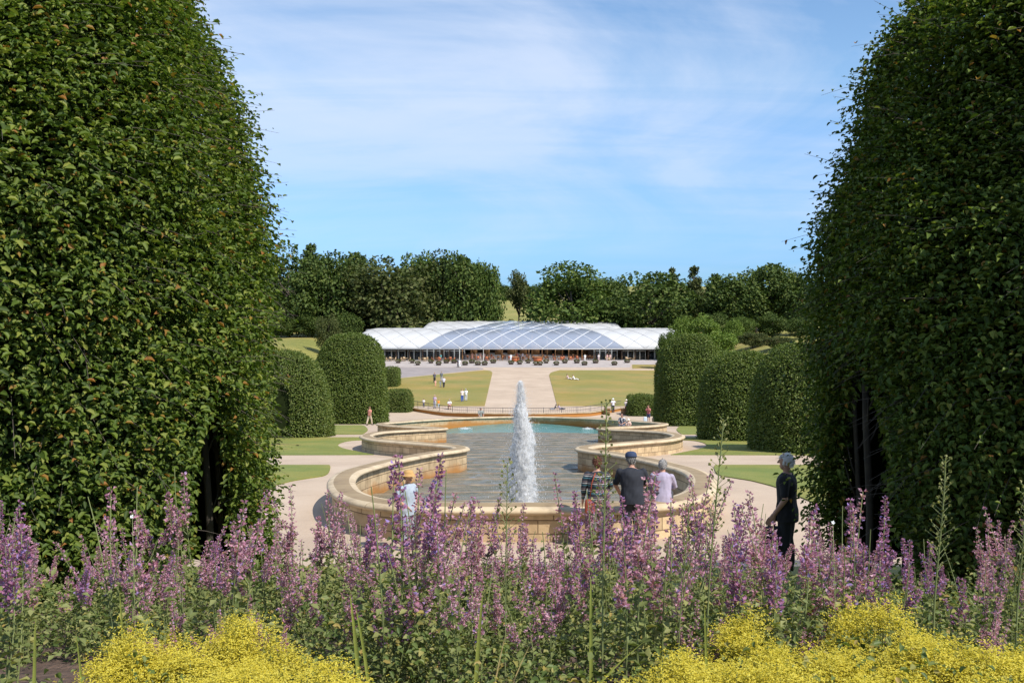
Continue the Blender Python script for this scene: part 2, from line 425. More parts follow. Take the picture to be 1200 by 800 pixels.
edges_y = np.concatenate([[18.8], WY])
def wz(k): return float(zt(edges_y[k+1])-.86) if k < len(edges_y)-1 else -10.9
def bow(x, y): return y - .018*x*x if 24 < y < 72.5 else y
crests = []
for k in range(len(edges_y)):
    y0 = edges_y[k]; y1 = edges_y[k+1] if k+1 < len(edges_y) else 82.6
    if k == len(edges_y)-1: continue
    z = float(zt(y1-.02))-.80
    rows_ = np.linspace(y0, y1, 10)
    base = len(V)
    for y in rows_:
        h = float(xw(min(max(y, 18.81), 82.4)))
        for x in np.linspace(-h, h, 25):
            yy = y - (.018*x*x if 0 < k else .018*x*x*sst(np.array(y), 21, 24.6)); t = (y-y0)/(y1-y0)
            zz = z + (.05*(1-np.exp(-((1-t))*9)) - .05) # slips down to the lip
            V.append((x, float(yy), zz+.012*math.sin(x*5.3+k*2.1+yy*3)+.01*math.sin(x*11.7-yy*7+k))); UVW.append((x, t))
    for r in range(9):
        for c_ in range(24):
            a = base+r*25+c_; Fq.append([a, a+1, a+26, a+25])
    # falling sheet behind the lip
    b2 = len(V); h = float(xw(y1))
    for x in np.linspace(-h, h, 25): V.append((x, y1-.018*x*x+.07, z-.36)); UVW.append((x, 1.))
    for c_ in range(24):
        a = base+9*25+c_; Fq.append([a, a+1, b2+c_+1, b2+c_])
    crests.append((y1, h, z))
wobj = tag(mesh_np('water', V, np.array(Fq), M_WATER, smooth=True, uv=UVW), kind='structure')
V, Fq = [], []
rows_ = np.linspace(71.5, 82.45, 14)
for y in rows_:
    h = float(xw(y))
    for x in np.linspace(-h, h, 13): V.append((x, y, -10.88))
for r in range(13):
    for c_ in range(12):
        a = r*13+c_; Fq.append([a, a+1, a+14, a+13])
tag(mesh_np('pool_water', V, np.array(Fq), M_POOL, smooth=True), kind='structure')
M_WEIR = plain('wet_stone', (.22,.17,.11), .4, .35, 2.)
for y1, h, z in crests:
    C = np.array([(x, y1-.018*x*x) for x in np.linspace(-h, h, 21)])
    mb = MB(); A = np.column_stack([C, np.full(21, z-.06)])
    P = [(-.13,-.06),(-.10,.0),(.03,.012),(.055,-.02),(.06,-.5)]
    V = np.concatenate([A+np.array([0,o_,h_+.03]) for o_, h_ in P])
    i = np.arange(4)[:,None]*21; j = np.arange(20)[None]
    mb.add(V, np.stack([i+j, i+j+1, i+21+j+1, i+21+j], -1).reshape(-1,4))
    o = mb.build('weir', M_WEIR)
    tag(o, 'shallow stone weir lip crossing the stepped water of the cascade', 'weir', 'weirs of the cascade')

# ------------------------------------------------------------------ fountain
m, nt, bs = newmat('white_spray')
bs.inputs['Base Color'].default_value = (.93,.94,.95,1); bs.inputs['Roughness'].default_value = .35
tr = nt.nodes.new('ShaderNodeBsdfTranslucent'); tr.inputs[0].default_value = (.95,.96,.97,1)
tp = nt.nodes.new('ShaderNodeBsdfTransparent')
m1 = nt.nodes.new('ShaderNodeMixShader'); m1.inputs[0].default_value = .5
nt.links.new(bs.outputs[0], m1.inputs[1]); nt.links.new(tr.outputs[0], m1.inputs[2])
m2 = nt.nodes.new('ShaderNodeMixShader'); m2.inputs[0].default_value = .2
nt.links.new(m1.outputs[0], m2.inputs[1]); nt.links.new(tp.outputs[0], m2.inputs[2])
nt.links.new(m2.outputs[0], nt.nodes['Material Output'].inputs['Surface'])
M_SPRAY = m
OCT_V = np.array([(1,0,0),(0,1,0),(-1,0,0),(0,-1,0),(0,0,1),(0,0,-1)], float)
OCT_F = np.array([(0,1,4),(1,2,4),(2,3,4),(3,0,4),(1,0,5),(2,1,5),(3,2,5),(0,3,5)])
def octs(P, Sx, Sz):
    n = len(P); V = OCT_V[None]*np.stack([Sx, Sx, Sz], -1)[:,None] + P[:,None]
    F = OCT_F[None] + (np.arange(n)*6)[:,None,None]
    return V.reshape(-1,3), F.reshape(-1,3)
FY = 23.6; fz0 = -5.5; fz1 = Z(447, FY)
def jet(n, lo, hi, spread):
    t = rng.uniform(0, 1, n)**1.15
    z = fz0 + (fz1-fz0)*t
    r = (.38-.33*t**2.)*np.abs(rng.normal(0, spread, n))**.9
    a = rng.uniform(0, 2*np.pi, n)
    wob = .05*np.sin(z*3.1)+.03*np.sin(z*7)
    P = np.stack([r*np.cos(a)+wob*(t*.6+.2)-.03*t, r*np.sin(a), z], -1)
    s = rng.uniform(lo, hi, n)*(1-.3*t)
    return octs(P, s, s*rng.uniform(2.5, 9, n))
ft = empty('fountain_jet', (X(612.5,FY), FY, 0), label='tall white fountain jet rising from the cascade pool', cat='fountain')
V1, F1 = jet(15000, .003, .010, .4); V2, F2 = jet(22000, .0015, .005, .85)
# the body of the jet: ragged nested sheets of streaked water
m, nt, bs = newmat('streaked_water'); ov = objvec(nt)
mp = N(nt, 'ShaderNodeMapping'); mp.inputs['Scale'].default_value = (1, 1, .16); nt.links.new(ov, mp.inputs[0])
bs.inputs['Base Color'].default_value = (.93,.94,.95,1); bs.inputs['Roughness'].default_value = .5
tr = nt.nodes.new('ShaderNodeBsdfTranslucent'); tr.inputs[0].default_value = (.95,.96,.97,1); tp = nt.nodes.new('ShaderNodeBsdfTransparent')
m1 = nt.nodes.new('ShaderNodeMixShader'); m1.inputs[0].default_value = .5; nt.links.new(bs.outputs[0], m1.inputs[1]); nt.links.new(tr.outputs[0], m1.inputs[2])
fa = ramp(nt, noise(nt, 22, 6, mp.outputs[0], .75), [(.36, (0,0,0)), (.66, (.92,)*3)])
m2 = nt.nodes.new('ShaderNodeMixShader'); nt.links.new(fa, m2.inputs[0]); nt.links.new(tp.outputs[0], m2.inputs[1]); nt.links.new(m1.outputs[0], m2.inputs[2]); nt.links.new(m2.outputs[0], nt.nodes['Material Output'].inputs['Surface'])
M_STREAK = m
Vs, Fs, off = [], [], 0
for q, sc in enumerate((.3,.55,.8,1.05)):
    nz, na = 60, 30; t = np.linspace(0, .99-.03*q-.02*(q == 3), nz); a = np.linspace(0, 2*np.pi, na, endpoint=False)
    zz, aa = np.meshgrid(fz0+(fz1-fz0)*t, a, indexing='ij'); tt = (zz-fz0)/(fz1-fz0)
    rr = (.34-.30*tt**1.9)*sc*(1+.16*np.sin(zz*9+aa*3+q)*np.sin(aa*5+zz*3)+.1*rng.normal(0,1,zz.shape))*np.where(tt > .93-.04*q, .6, 1)
    wob = (.05*np.sin(zz*3.1)+.03*np.sin(zz*7))*(tt*.6+.2)-.03*tt
    Vs.append(np.stack([rr*np.cos(aa)+wob, rr*np.sin(aa), zz], -1).reshape(-1,3))
    i = np.arange(nz-1)[:,None]*na; j = np.arange(na)[None]; k_ = (j+1) % na
    Fs.append(np.stack([i+j, i+k_, i+na+k_, i+na+j], -1).reshape(-1,4)+off); off += nz*na
mesh_np('water_column', np.concatenate(Vs), np.concatenate(Fs), M_STREAK, ft, True)
mesh_np('spray', np.concatenate([V1,V2]), np.concatenate([F1,F2+len(V1)]), M_SPRAY, ft, True)['kind'] = 'stuff'
MB().tube([(0,0,-6.2),(0,0,-5.42)], .09, 10).build('nozzle', M_IRON, ft)
# churned ring where the jet falls back into the pool
n_ = 2600; a = rng.uniform(0, 6.283, n_); r = np.abs(rng.normal(.42, .22, n_)); s = rng.uniform(.004, .02, n_)
Vr, Fr = octs(np.stack([r*np.cos(a), r*np.sin(a), -5.42+np.abs(rng.normal(0, .09, n_))*np.exp(-r)], -1), s, s*1.1)
mesh_np('splash_ring', Vr, Fr, M_SPRAY, ft, True)['kind'] = 'stuff'
# two small bubbling jets in the turquoise pool
for px, lab in ((545,'small white bubbling jet in the turquoise pool near the standing man in grey'), (690,'small white bubbling jet in the turquoise pool near the seated pair')):
    P = rng.normal(0, 1, (220,3))*np.array([.22,.22,.0]); P[:,2] = np.abs(rng.normal(0,.06,220))*np.exp(-np.hypot(P[:,0],P[:,1])*2)
    s = rng.uniform(.012,.035,220)
    V, F = octs(P, s, s*1.3)
    o = mesh_np('bubbling_jet', V, F, M_SPRAY); o.location = (X(px,78.5), 78.5, -10.87)
    tag(o, lab, 'fountain')
# ------------------------------------------------------------------ foliage tools
def nrm(a): return a/(np.linalg.norm(a, axis=-1, keepdims=True)+1e-9)
def rand_unit(n, g=rng): return nrm(g.normal(0, 1, (n,3)))
def leaves(P, D, Nn, L, W, fold=.18, hexa=True):
    """one folded leaf per point: P base, D direction base->tip, Nn rough upper side"""
    D = nrm(D); Nn = nrm(Nn - D*np.sum(Nn*D, -1, keepdims=True)); B = np.cross(D, Nn)
    L = np.asarray(L)[:,None]*np.ones((len(P),1)); W = np.asarray(W)[:,None]*np.ones((len(P),1)) if np.ndim(W) else np.full((len(P),1), W)
    n = len(P)
    if hexa:
        lift = Nn*W*fold*2
        pts = [P, P+D*L*.3-B*W*.46+lift, P+D*L*.68-B*W*.38+lift, P+D*L-Nn*L*.12, P+D*L*.68+B*W*.38+lift, P+D*L*.3+B*W*.46+lift]
        V = np.stack(pts, 1); b = (np.arange(n)*6)[:,None]
        F = np.concatenate([b+np.array([[0,1,2,3]]), b+np.array([[0,3,4,5]])])
    else:
        lift = Nn*W*fold*2
        pts = [P, P+D*L*.5-B*W*.5+lift, P+D*L, P+D*L*.5+B*W*.5+lift]
        V = np.stack(pts, 1); b = (np.arange(n)*4)[:,None]
        F = np.concatenate([b+np.array([[0,1,2]]), b+np.array([[0,2,3]])])
    return V.reshape(-1,3), F
def sample_mesh(V, F, n, g=rng, wf=None):
    """random points and normals on a quad grid"""
    T = np.concatenate([F[:,[0,1,2]], F[:,[0,2,3]]])
    a, b, c_ = V[T[:,0]], V[T[:,1]], V[T[:,2]]
    cr = np.cross(b-a, c_-a); ar = np.linalg.norm(cr, axis=1)
    if wf is not None: ar = ar*wf((a+b+c_)/3, nrm(cr))
    k = g.choice(len(T), n, p=ar/ar.sum())
    u, v = g.random(n), g.random(n); s = u+v > 1; u[s], v[s] = 1-u[s], 1-v[s]
    return a[k]+(b[k]-a[k])*u[:,None]+(c_[k]-a[k])*v[:,None], nrm(cr[k])
def sgnpow(x, p): return np.sign(x)*np.abs(x)**p
def dome(a, b, H, e1, e2, nu=72, nv=30):
    """clipped dome: half a superquadric standing on z = 0"""
    u = np.linspace(0, 2*np.pi, nu, endpoint=False); v = np.linspace(0, np.pi/2*.985, nv)
    U, Vv = np.meshgrid(u, v)
    r = np.cos(Vv)**e1
    P = np.stack([a*r*sgnpow(np.cos(U), e2), b*r*sgnpow(np.sin(U), e2), H*np.sin(Vv)**e1], -1).reshape(-1,3)
    i = np.arange(nv-1)[:,None]*nu; j = np.arange(nu)[None]; k = (j+1) % nu
    F = np.stack([i+j, i+k, i+nu+k, i+nu+j], -1).reshape(-1,4)
    return P, F
def lump(P, s, amp, seed):
    g = np.random.default_rng(seed); o = np.zeros(len(P))
    for k in range(5):
        w = rand_unit(1, g)[0]*s*(1+.7*k); o += np.sin(P@w+g.uniform(0,6))/(1+.6*k)
    return o*amp

HB = [(0,(.044,.074,.012)),(.3,(.074,.12,.018)),(.6,(.118,.168,.026)),(.82,(.17,.215,.036)),(.965,(.24,.26,.05)),(.98,(.27,.17,.03)),(1.,(.3,.13,.035))]
M_HORN = leafmat('hornbeam_leaves', HB, .32, .55, .25)
HC = [(0,(.058,.092,.016)),(.4,(.098,.142,.023)),(.75,(.135,.18,.032)),(1.,(.19,.215,.046))]
M_CLIP = leafmat('clipped_leaves', HC, .25, .5, .3)
M_CLIP2 = leafmat('bright_clipped_leaves', [(0,(.065,.1,.018)),(.5,(.115,.16,.028)),(1.,(.19,.21,.05))], .25, .5, .3)
M_INNER = plain('shade_core', (.014,.02,.006), .95, .4, 3, spec=.05)  # depth shade inside the hedges, put into a near-black colour
M_DBARK = plain('dark_bark', (.05,.042,.032), .9, .3, 5)
M_BARK = plain('grey_bark', (.11,.09,.07), .9, .3, 5)

# ------------------------------------------------------------------ the two tall hornbeam hedges beside the border
def big_hedge(cx, cy, a, b, z0, H, slot, label, seed, nspr):
    """slot: (slope of its line over the ground, half width, top z, far end y) dark arched opening in the clipped face"""
    g = np.random.default_rng(seed)
    root = empty('hornbeam_hedge', (cx, cy, z0), label=label, cat='hedge')
    V, F = dome(a, b, H, .62, .62, 110, 44)
    r = np.sqrt((V[:,0]/a)**2+(V[:,1]/b)**2)
    V[:,:2] *= (1-.045*np.clip(1-V[:,2]/(.5*H), 0, 1))[:,None]
    V = V + nrm(V*np.array([1,1,.5]))*lump(V, 1.3, .08, seed)[:,None]
    sl, sw, st, ye = slot; st -= z0
    sgn = np.sign(-cx)              # the side that faces the axis
    def in_slot(P, grow=0):
        xc = sl*(P[:,1]+cy)-cx
        top = st - .8*(np.abs(P[:,0]-xc)/sw)**2
        return (np.abs(P[:,0]-xc) < sw+grow) & (P[:,2] < top+grow*2) & (P[:,1] < ye-cy)
    # sprays: each a twig of leaves standing out from the face
    # thick where the face can be seen from the border, thinner on the far and outer sides
    wf = lambda p, nn: np.where((np.abs(p[:,0]+cx) < 6.4) & (nn @ np.array([-cx/8*.8, -1, .0]) > -.45), 1., .14)
    P, Nn = sample_mesh(V, F, nspr, g, wf)
    keep = ~in_slot(P, .17); P, Nn = P[keep], Nn[keep]
    # shallow holes of the clipped face
    hol = lump(P, 1.1, 1., seed+5) + .7*lump(P, 2.9, 1., seed+6)
    depth = np.clip(hol-1.6, 0, 1)*.26
    P = P - Nn*depth[:,None]
    n = len(P); up = np.array([0,0,1.])
    out = nrm(Nn + rand_unit(n, g)*.45 + np.array([0,0,-.12]))
    ln = g.gamma(2.2, .062, n)+.05; stray = g.random(n) < .035; ln = np.minimum(ln, .26); ln[stray] = g.uniform(.22, .42, stray.sum())
    K = 8; t = (np.arange(K)+.4)/K
    Pb = P - Nn*.16
    base = Pb[:,None] + out[:,None]*(ln[:,None]*t[None])[...,None]*1.9 + np.array([0,0,-1.])*(ln[:,None]*t[None]**2)[...,None]*.35
    base = base + g.normal(0, .022, base.shape)
    side = nrm(np.cross(out, up))
    alt = np.where(np.arange(K) % 2 == 0, 1, -1)[None,:,None]
    D = out[:,None]*.55 + side[:,None]*alt*.75 + np.array([0,0,-.32]) + g.normal(0,.3,base.shape)
    LN = Nn[:,None]*.4 + up*.95 + g.normal(0,.33,base.shape)
    base, D, LN = base.reshape(-1,3), D.reshape(-1,3), LN.reshape(-1,3)
    km = ~in_slot(base, -.02); base, D, LN = base[km], D[km], LN[km]
    L = g.gamma(9, .0062, len(base)).clip(.028,.09); 
    Vl, Fl = leaves(base, D, LN, L, L*.56)
    mesh_np('foliage', Vl, Fl, M_HORN, root)
    mb = MB()
    for q in np.nonzero(stray)[0]:
        tt = np.linspace(0, 1, 4)[:,None]
        mb.tube(Pb[q]+out[q]*(ln[q]*tt)*1.9+np.array([0,0,-1.])*(ln[q]*tt**2)*.35, np.linspace(.004,.0015,4), 3, False)
    mb.build('twigs', M_BARK, root)['kind'] = 'stuff'
    # solid core shell, its colour near black as the shade between the leaves
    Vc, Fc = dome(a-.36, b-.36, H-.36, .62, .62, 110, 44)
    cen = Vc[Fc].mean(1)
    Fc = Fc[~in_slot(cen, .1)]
    mesh_np('shade_core', Vc, Fc, M_INNER, root, smooth=True)
    # leaves of the jambs, thinner
    m_ = 700; jy = g.uniform(8.6-cy, ye-cy, m_); jz = st*np.sqrt(g.uniform(0.0, 1, m_))
    hw = sw*np.sqrt(np.clip((st-jz)/.8, 0, 1)).clip(0, 1); sd_ = g.choice([-1,1], m_)
    jx = sl*(jy+cy)-cx + sd_*hw
    Pj = np.stack([jx, jy, jz], -1)+g.normal(0,.03,(m_,3))
    ins = (np.abs(Pj[:,0]/a)**3.2+np.abs(Pj[:,1]/b)**3.2+np.abs(Pj[:,2]/H)**3.2) < 1
    Pj = Pj[ins]; nj = len(Pj)
    Dj = np.stack([-sd_[ins]*.5, -np.full(nj,.5), -np.full(nj,.6)], -1)+g.normal(0,.4,(nj,3))
    L = g.uniform(.045,.085,nj)
    Vl, Fl = leaves(Pj, Dj, np.tile([0,-.6,.8],(nj,1))+g.normal(0,.3,(nj,3)), L, L*.56)
    mesh_np('jamb_leaves', Vl, Fl, M_HORN, root)
    # trunks standing in the opening, with twigs
    for dx, dy, r_ in ((-.04, 10.0, .05), (.08, 10.4, .035)):
        x0 = sl*dy-cx + dx*sgn; y0 = dy-cy
        mb = MB(); zz = np.linspace(-1.2, st-.15, 9)
        mb.tube(np.stack([x0+.03*np.sin(zz*2.1), y0+.03*np.cos(zz*1.7), zz], -1), np.linspace(r_, r_*.7, 9), 8)
        for q in range(5):
            z = g.uniform(.6, st-.1); an = g.uniform(0, 6.28); l = g.uniform(.12,.25)
            mb.tube([(x0,y0,z),(x0+l*.5*np.cos(an),y0+l*.5*np.sin(an),z+.15),(x0+l*np.cos(an),y0+l*np.sin(an),z+.38)], [.014,.01,.005], 5)
        mb.build('trunk', M_DBARK, root)
    return root
big_hedge(-7.97, 9.6, 5.12, 3.2, -3.3, 8.2, ((247-CX)/F_PX, .19, Z(475,9.), 11.2),
          'tall sunlit clipped hornbeam hedge with rounded top rising beside the left of the flower border', 11, 34000)
big_hedge(8.5, 9.6, 5.18, 3.2, -3.3, 7.62, ((1012-CX)/F_PX, .26, Z(440,9.), 11.2),
          'tall shaded clipped hornbeam hedge with rounded top rising beside the right of the flower border', 12, 34000)

# ------------------------------------------------------------------ clipped hedges round the lawns
def clip_hedge(cx, cy, a, b, H, e1, e2, label, seed, n, size=.13, mat=None, notch=(), rz=0, name='clipped_hedge', z=None):
    g = np.random.default_rng(seed)
    z0 = float(zg(cx, cy))-.25 if z is None else z
    root = empty(name, (cx, cy, z0), rz, label=label, cat='hedge')
    V, F = dome(a, b, H, e1, e2)
    V = V + nrm(V*np.array([1,1,.4]))*lump(V, 1.1, .05+.006*H, seed)[:,None]
    P, Nn = sample_mesh(V, F, n, g)
    keep = np.ones(n, bool)
    for x0, x1, z0_, z1_ in notch:      # shallow dark openings in the camera side
        keep &= ~((P[:,0] > x0) & (P[:,0] < x1) & (P[:,2] > z0_) & (P[:,2] < z1_-.6*(2*(P[:,0]-x0)/(x1-x0)-1)**2) & (P[:,1] < 0))
    P, Nn = P[keep], Nn[keep]; n = len(P)
    P = P + Nn*g.normal(-.03, .07, n)[:,None]
    D = Nn*.45 + rand_unit(n, g)*.8 + np.array([0,0,-.35])
    L = g.uniform(.7, 1.3, n)*size
    Vl, Fl = leaves(P, D, Nn*.8+np.array([0,0,.5])+rand_unit(n,g)*.55, L, L*.62, hexa=False)
    mesh_np('foliage', Vl, Fl, mat or M_CLIP, root)
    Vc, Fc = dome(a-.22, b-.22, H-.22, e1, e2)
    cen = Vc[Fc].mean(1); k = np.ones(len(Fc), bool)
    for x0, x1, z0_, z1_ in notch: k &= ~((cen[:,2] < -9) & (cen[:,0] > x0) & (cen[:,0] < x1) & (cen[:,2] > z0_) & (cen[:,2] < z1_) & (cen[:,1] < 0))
    mesh_np('shade_core', Vc, Fc[k], M_INNER, root, smooth=True)  # core darkened by colour as shade, bare where the leaves are left out
    MB().tube([(0,0,-.3),(.05,0,H*.4),(0,.05,H*.75)], [.16,.12,.06], 7).build('trunk', M_BARK, root)
    return root
clip_hedge(X(406,93), 95, 3.65, 3.4, Z(390,93)-Z(497,93)+.2, .6, .8, 'tall dome topped clipped hedge behind the person in salmon shirt', 21, 42000, .15)
clip_hedge(X(314,62), 63.5, 3.75, 3.0, Z(404,61)-Z(513,61), .62, .62, 'broad clipped hedge with dark hollows beside the left lawn', 22, 46000, .12, M_CLIP2, notch=((.8,1.75,1.2,3.9),(-.6,.35,1.5,4.2)))
clip_hedge(X(465,116), 117, 1.75, 1.6, 2.9, .45, .6, 'low bright clipped hedge next to the left end of the railing', 23, 9000, .13, M_CLIP2)
clip_hedge(X(456,150), 151, 1.5, 2.6, 3.1, .3, .3, 'square cut low hedge at the far corner of the left lawn', 24, 9000, .14, M_CLIP2)
clip_hedge(X(813.5,86), 88, 3.3, 3.3, Z(390,86)-Z(500,86)+.2, .7, .8, 'tall dome topped clipped hedge between two far people and the right lawn', 25, 42000, .15)
clip_hedge(X(880,58), 59.5, 2.85, 2.7, Z(408,58)-Z(516,58), .62, .72, 'rounded clipped hedge in the middle of the right row', 26, 40000, .12)
clip_hedge(X(954,46), 48, 2.4, 2.9, Z(392,46)-Z(529,46), .66, .75, 'clipped hedge tucked against the edge of the tall shaded hedge', 27, 40000, .11)
clip_hedge(X(757,112), 113, 2.15, 1.6, 2.8, .7, .75, 'low mound shaped clipped hedge behind the person in grey', 28, 9000, .13)
clip_hedge(X(743,117.5), 118, .75, .8, 2.15, .25, .25, 'small square cut hedge beside the low mound hedge', 29, 4000, .12)
clip_hedge(X(842,100), 101, 2.6, 2.8, 7.6, .55, .75, 'clipped dome hedge partly hidden behind the row on the right', 30, 24000, .16)

# ------------------------------------------------------------------ trees behind the pavilion
def crown(seed, H, Rr, kind):
    g = np.random.default_rng(seed); lobes = []
    if kind == 'broad':
        for q in range(54):
            d = rand_unit(1, g)[0]; d[2] = d[2]*.95
            rr = g.uniform(.55, .86)
            cpt = np.array([d[0]*Rr*rr, d[1]*Rr*rr, H*.5 + d[2]*H*.5*rr])
            lobes.append((cpt, Rr*g.uniform(.2,.34)))
    elif kind == 'open':
        for q in range(20):
            d = rand_unit(1, g)[0]; rr = g.uniform(.4, .95)
            lobes.append((np.array([d[0]*Rr*rr, d[1]*Rr*rr, H*.68 + d[2]*H*.3*rr]), Rr*g.uniform(.2,.32)))
    else:
        for q in range(40):
            t = g.uniform(.06, 1)**.8; a = g.uniform(0, 6.28); r = Rr*(1-t*.88)*g.uniform(.45,.95)
            lobes.append((np.array([r*np.cos(a), r*np.sin(a), H*(.08+.88*t)]), Rr*(.36*(1-t)+.13)))
    Ps, Ns = [], []
    for cpt, r in lobes:
        n = int(95*(r/ (Rr*.27))**2)+40
        d = rand_unit(n, g); rad = r*(1+g.normal(0,.16,n))
        sc = np.array([1,1,.72 if kind != 'conifer' else .5])
        Ps.append(cpt+d*rad[:,None]*sc); Ns.append(d)
    P = np.concatenate(Ps); Nn = np.concatenate(Ns); n = len(P)
    out = nrm(P-np.array([0,0,H*.5]))
    L = g.uniform(.45, .95, n)*(Rr/7)**.4
    D = Nn*.5+rand_unit(n,g)*.8+np.array([0,0,-.25 if kind != 'conifer' else -.5])
    return leaves(P, D, Nn+np.array([0,0,.6])+rand_unit(n,g)*.5, L, L*.7, hexa=False), [l for l in lobes]
T1 = leafmat('dark_tree_leaves', [(0,(.036,.064,.013)),(.5,(.066,.102,.02)),(.85,(.1,.138,.028)),(1.,(.135,.16,.037))], .18, .6, .2)
T2 = leafmat('mid_tree_leaves', [(0,(.045,.082,.014)),(.5,(.08,.125,.022)),(.85,(.115,.16,.032)),(1.,(.15,.18,.04))], .2, .6, .2)
T3 = leafmat('light_tree_leaves', [(0,(.08,.14,.02)),(.5,(.135,.2,.03)),(1.,(.19,.25,.04))], .25, .55, .25)
T4 = leafmat('olive_tree_leaves', [(0,(.042,.06,.015)),(.5,(.075,.095,.025)),(1.,(.12,.125,.04))], .2, .6, .2)
protos = {}
def proto(kind, seed, mat):
    key = (kind, seed, mat.name)
    if key in protos: return protos[key]
    H, Rr = 20., {'broad': 8., 'open': 6., 'conifer': 5., 'bush': 9.}[kind]
    (V, F), lobes = crown(seed, H, Rr, 'broad' if kind == 'bush' else kind)
    def mk(name, V, F, mt, sm=False):
        o = mesh_np(name, V, F, mt, None, sm); me = o.data; bpy.data.objects.remove(o); return me
    cm = mk('crown', V, F, mat)
    mb = MB(); g = np.random.default_rng(seed)
    zz = np.linspace(-1, H*(.93 if kind == 'conifer' else .66), 8)
    mb.tube(np.stack([.25*np.sin(zz*.3+seed), .25*np.cos(zz*.25), zz], -1), np.linspace(.5,.12,8), 8)
    for k in range(9):
        cpt, r = lobes[g.integers(len(lobes))]; zb = max(1.5, min(cpt[2]*.62, H*.6))
        mb.tube([(0.1,0.1,zb),(cpt[0]*.5,cpt[1]*.5,(zb+cpt[2])/2+.3),tuple(cpt)], [.2,.13,.05], 6)
    o = mb.build('trunk', M_BARK, None, True); tm = o.data; bpy.data.objects.remove(o)
    protos[key] = (cm, tm, H, Rr); return protos[key]
def tree(px, top, halfw, y, kind, seed, mat, label, name=None, base=None, rz=None):
    x = X(px, y); z0 = float(zg(x, y)) if base is None else base
    cm, tm, H, Rr = proto(kind, seed, mat)
    h = (Z(top, y)-z0)*(1.05 if kind != 'bush' else 1.); w = halfw/F_PX*y*(1.45 if kind == 'broad' else .8 if kind == 'bush' else 1.1)
    root = empty(name or ('conifer_tree' if kind == 'conifer' else 'bush' if kind == 'bush' else 'tree'), (x, y, z0), (px*1.7+seed) % 6.28 if rz is None else rz,
                 label=label, cat='bush' if kind == 'bush' else 'tree', group='shrubs near the pavilion' if kind == 'bush' else 'trees behind the pavilion')
    root.scale = (w/Rr, w/Rr, h/H/.985)
    for nme, me in (('crown', cm), ('trunk', tm)): link(bpy.data.objects.new(nme, me), root)
    return root
B, O, C_ = 'broad', 'open', 'conifer'
for a in (
 (338,291,30,232,B,1,T1,'dark tree rising right beside the edge of the tall sunlit hedge'),
 (364,290,26,240,C_,2,T1,'dark pointed tree second from the sunlit hedge in the wood'),
 (386,292,26,236,B,3,T1,'dark broad tree standing behind the round dark bush'),
 (414,298,22,248,B,4,T1,'shaded tree squeezed between the dark wood and the broad lighter tree'),
 (456,297,40,238,B,5,T4,'broad olive green tree standing over the left end of the white roof'),
 (494,297,24,256,B,6,T2,'rounded tree just right of the broad olive green tree'),
 (518,298,27,250,B,7,T4,'olive tinted tree above the stepped end of the white roof'),
 (544,296,27,246,B,8,T1,'dark round headed tree over the left part of the back roof'),
 (566,303,16,246,B,9,T2,'tree at the left edge of the gap that shows the far field'),
 (608,313,15,262,O,10,T4,'slender open tree standing alone in the gap before the far field'),
 (669,311,36,242,B,12,T2,'big rounded tree standing directly behind the glazed roof'),
 (696,322,26,250,B,13,T1,'dark side tree leaning out of the big rounded tree'),
 (728,331,19,272,B,14,T1,'lower dark tree in the dip right of the big rounded tree'),
 (763,319,38,238,B,15,T1,'dark dense tree over the right end of the white roof'),
 (788,318,15,262,C_,16,T4,'thin pointed conifer behind the dark dense tree'),
 (814,312,16,262,C_,17,T4,'tallest thin conifer with ragged tip in the right wood'),
 (838,324,20,268,C_,18,T1,'dark conifer between the thin conifers and the broad right tree'),
 (860,316,28,240,B,19,T1,'broad dark tree behind the light green shrubs'),
 (886,320,22,262,C_,2,T1,'narrow conifer behind the gap between the last broad trees'),
 (907,311,28,244,B,4,T1,'broad dark tree near the edge of the tall shaded hedge'),
 (936,318,26,240,B,3,T1,'tree half hidden by the edge of the tall shaded hedge'),
 (350,318,34,268,B,8,T1,'deep shade tree in the second row behind the meadow'),
 (432,322,34,274,B,1,T1,'second row tree filling in behind the broad olive tree'),
 (482,318,34,280,B,12,T1,'second row tree behind the stepped roof end'),
 (545,322,24,276,B,4,T1,'second row tree left of the far field gap'),
 (700,345,30,280,B,7,T1,'second row tree low behind the big rounded tree'),
 (800,340,36,285,B,9,T1,'second row tree behind the thin conifers'),
 (880,345,40,285,B,5,T1,'second row tree behind the far right wood'),
): tree(*a)
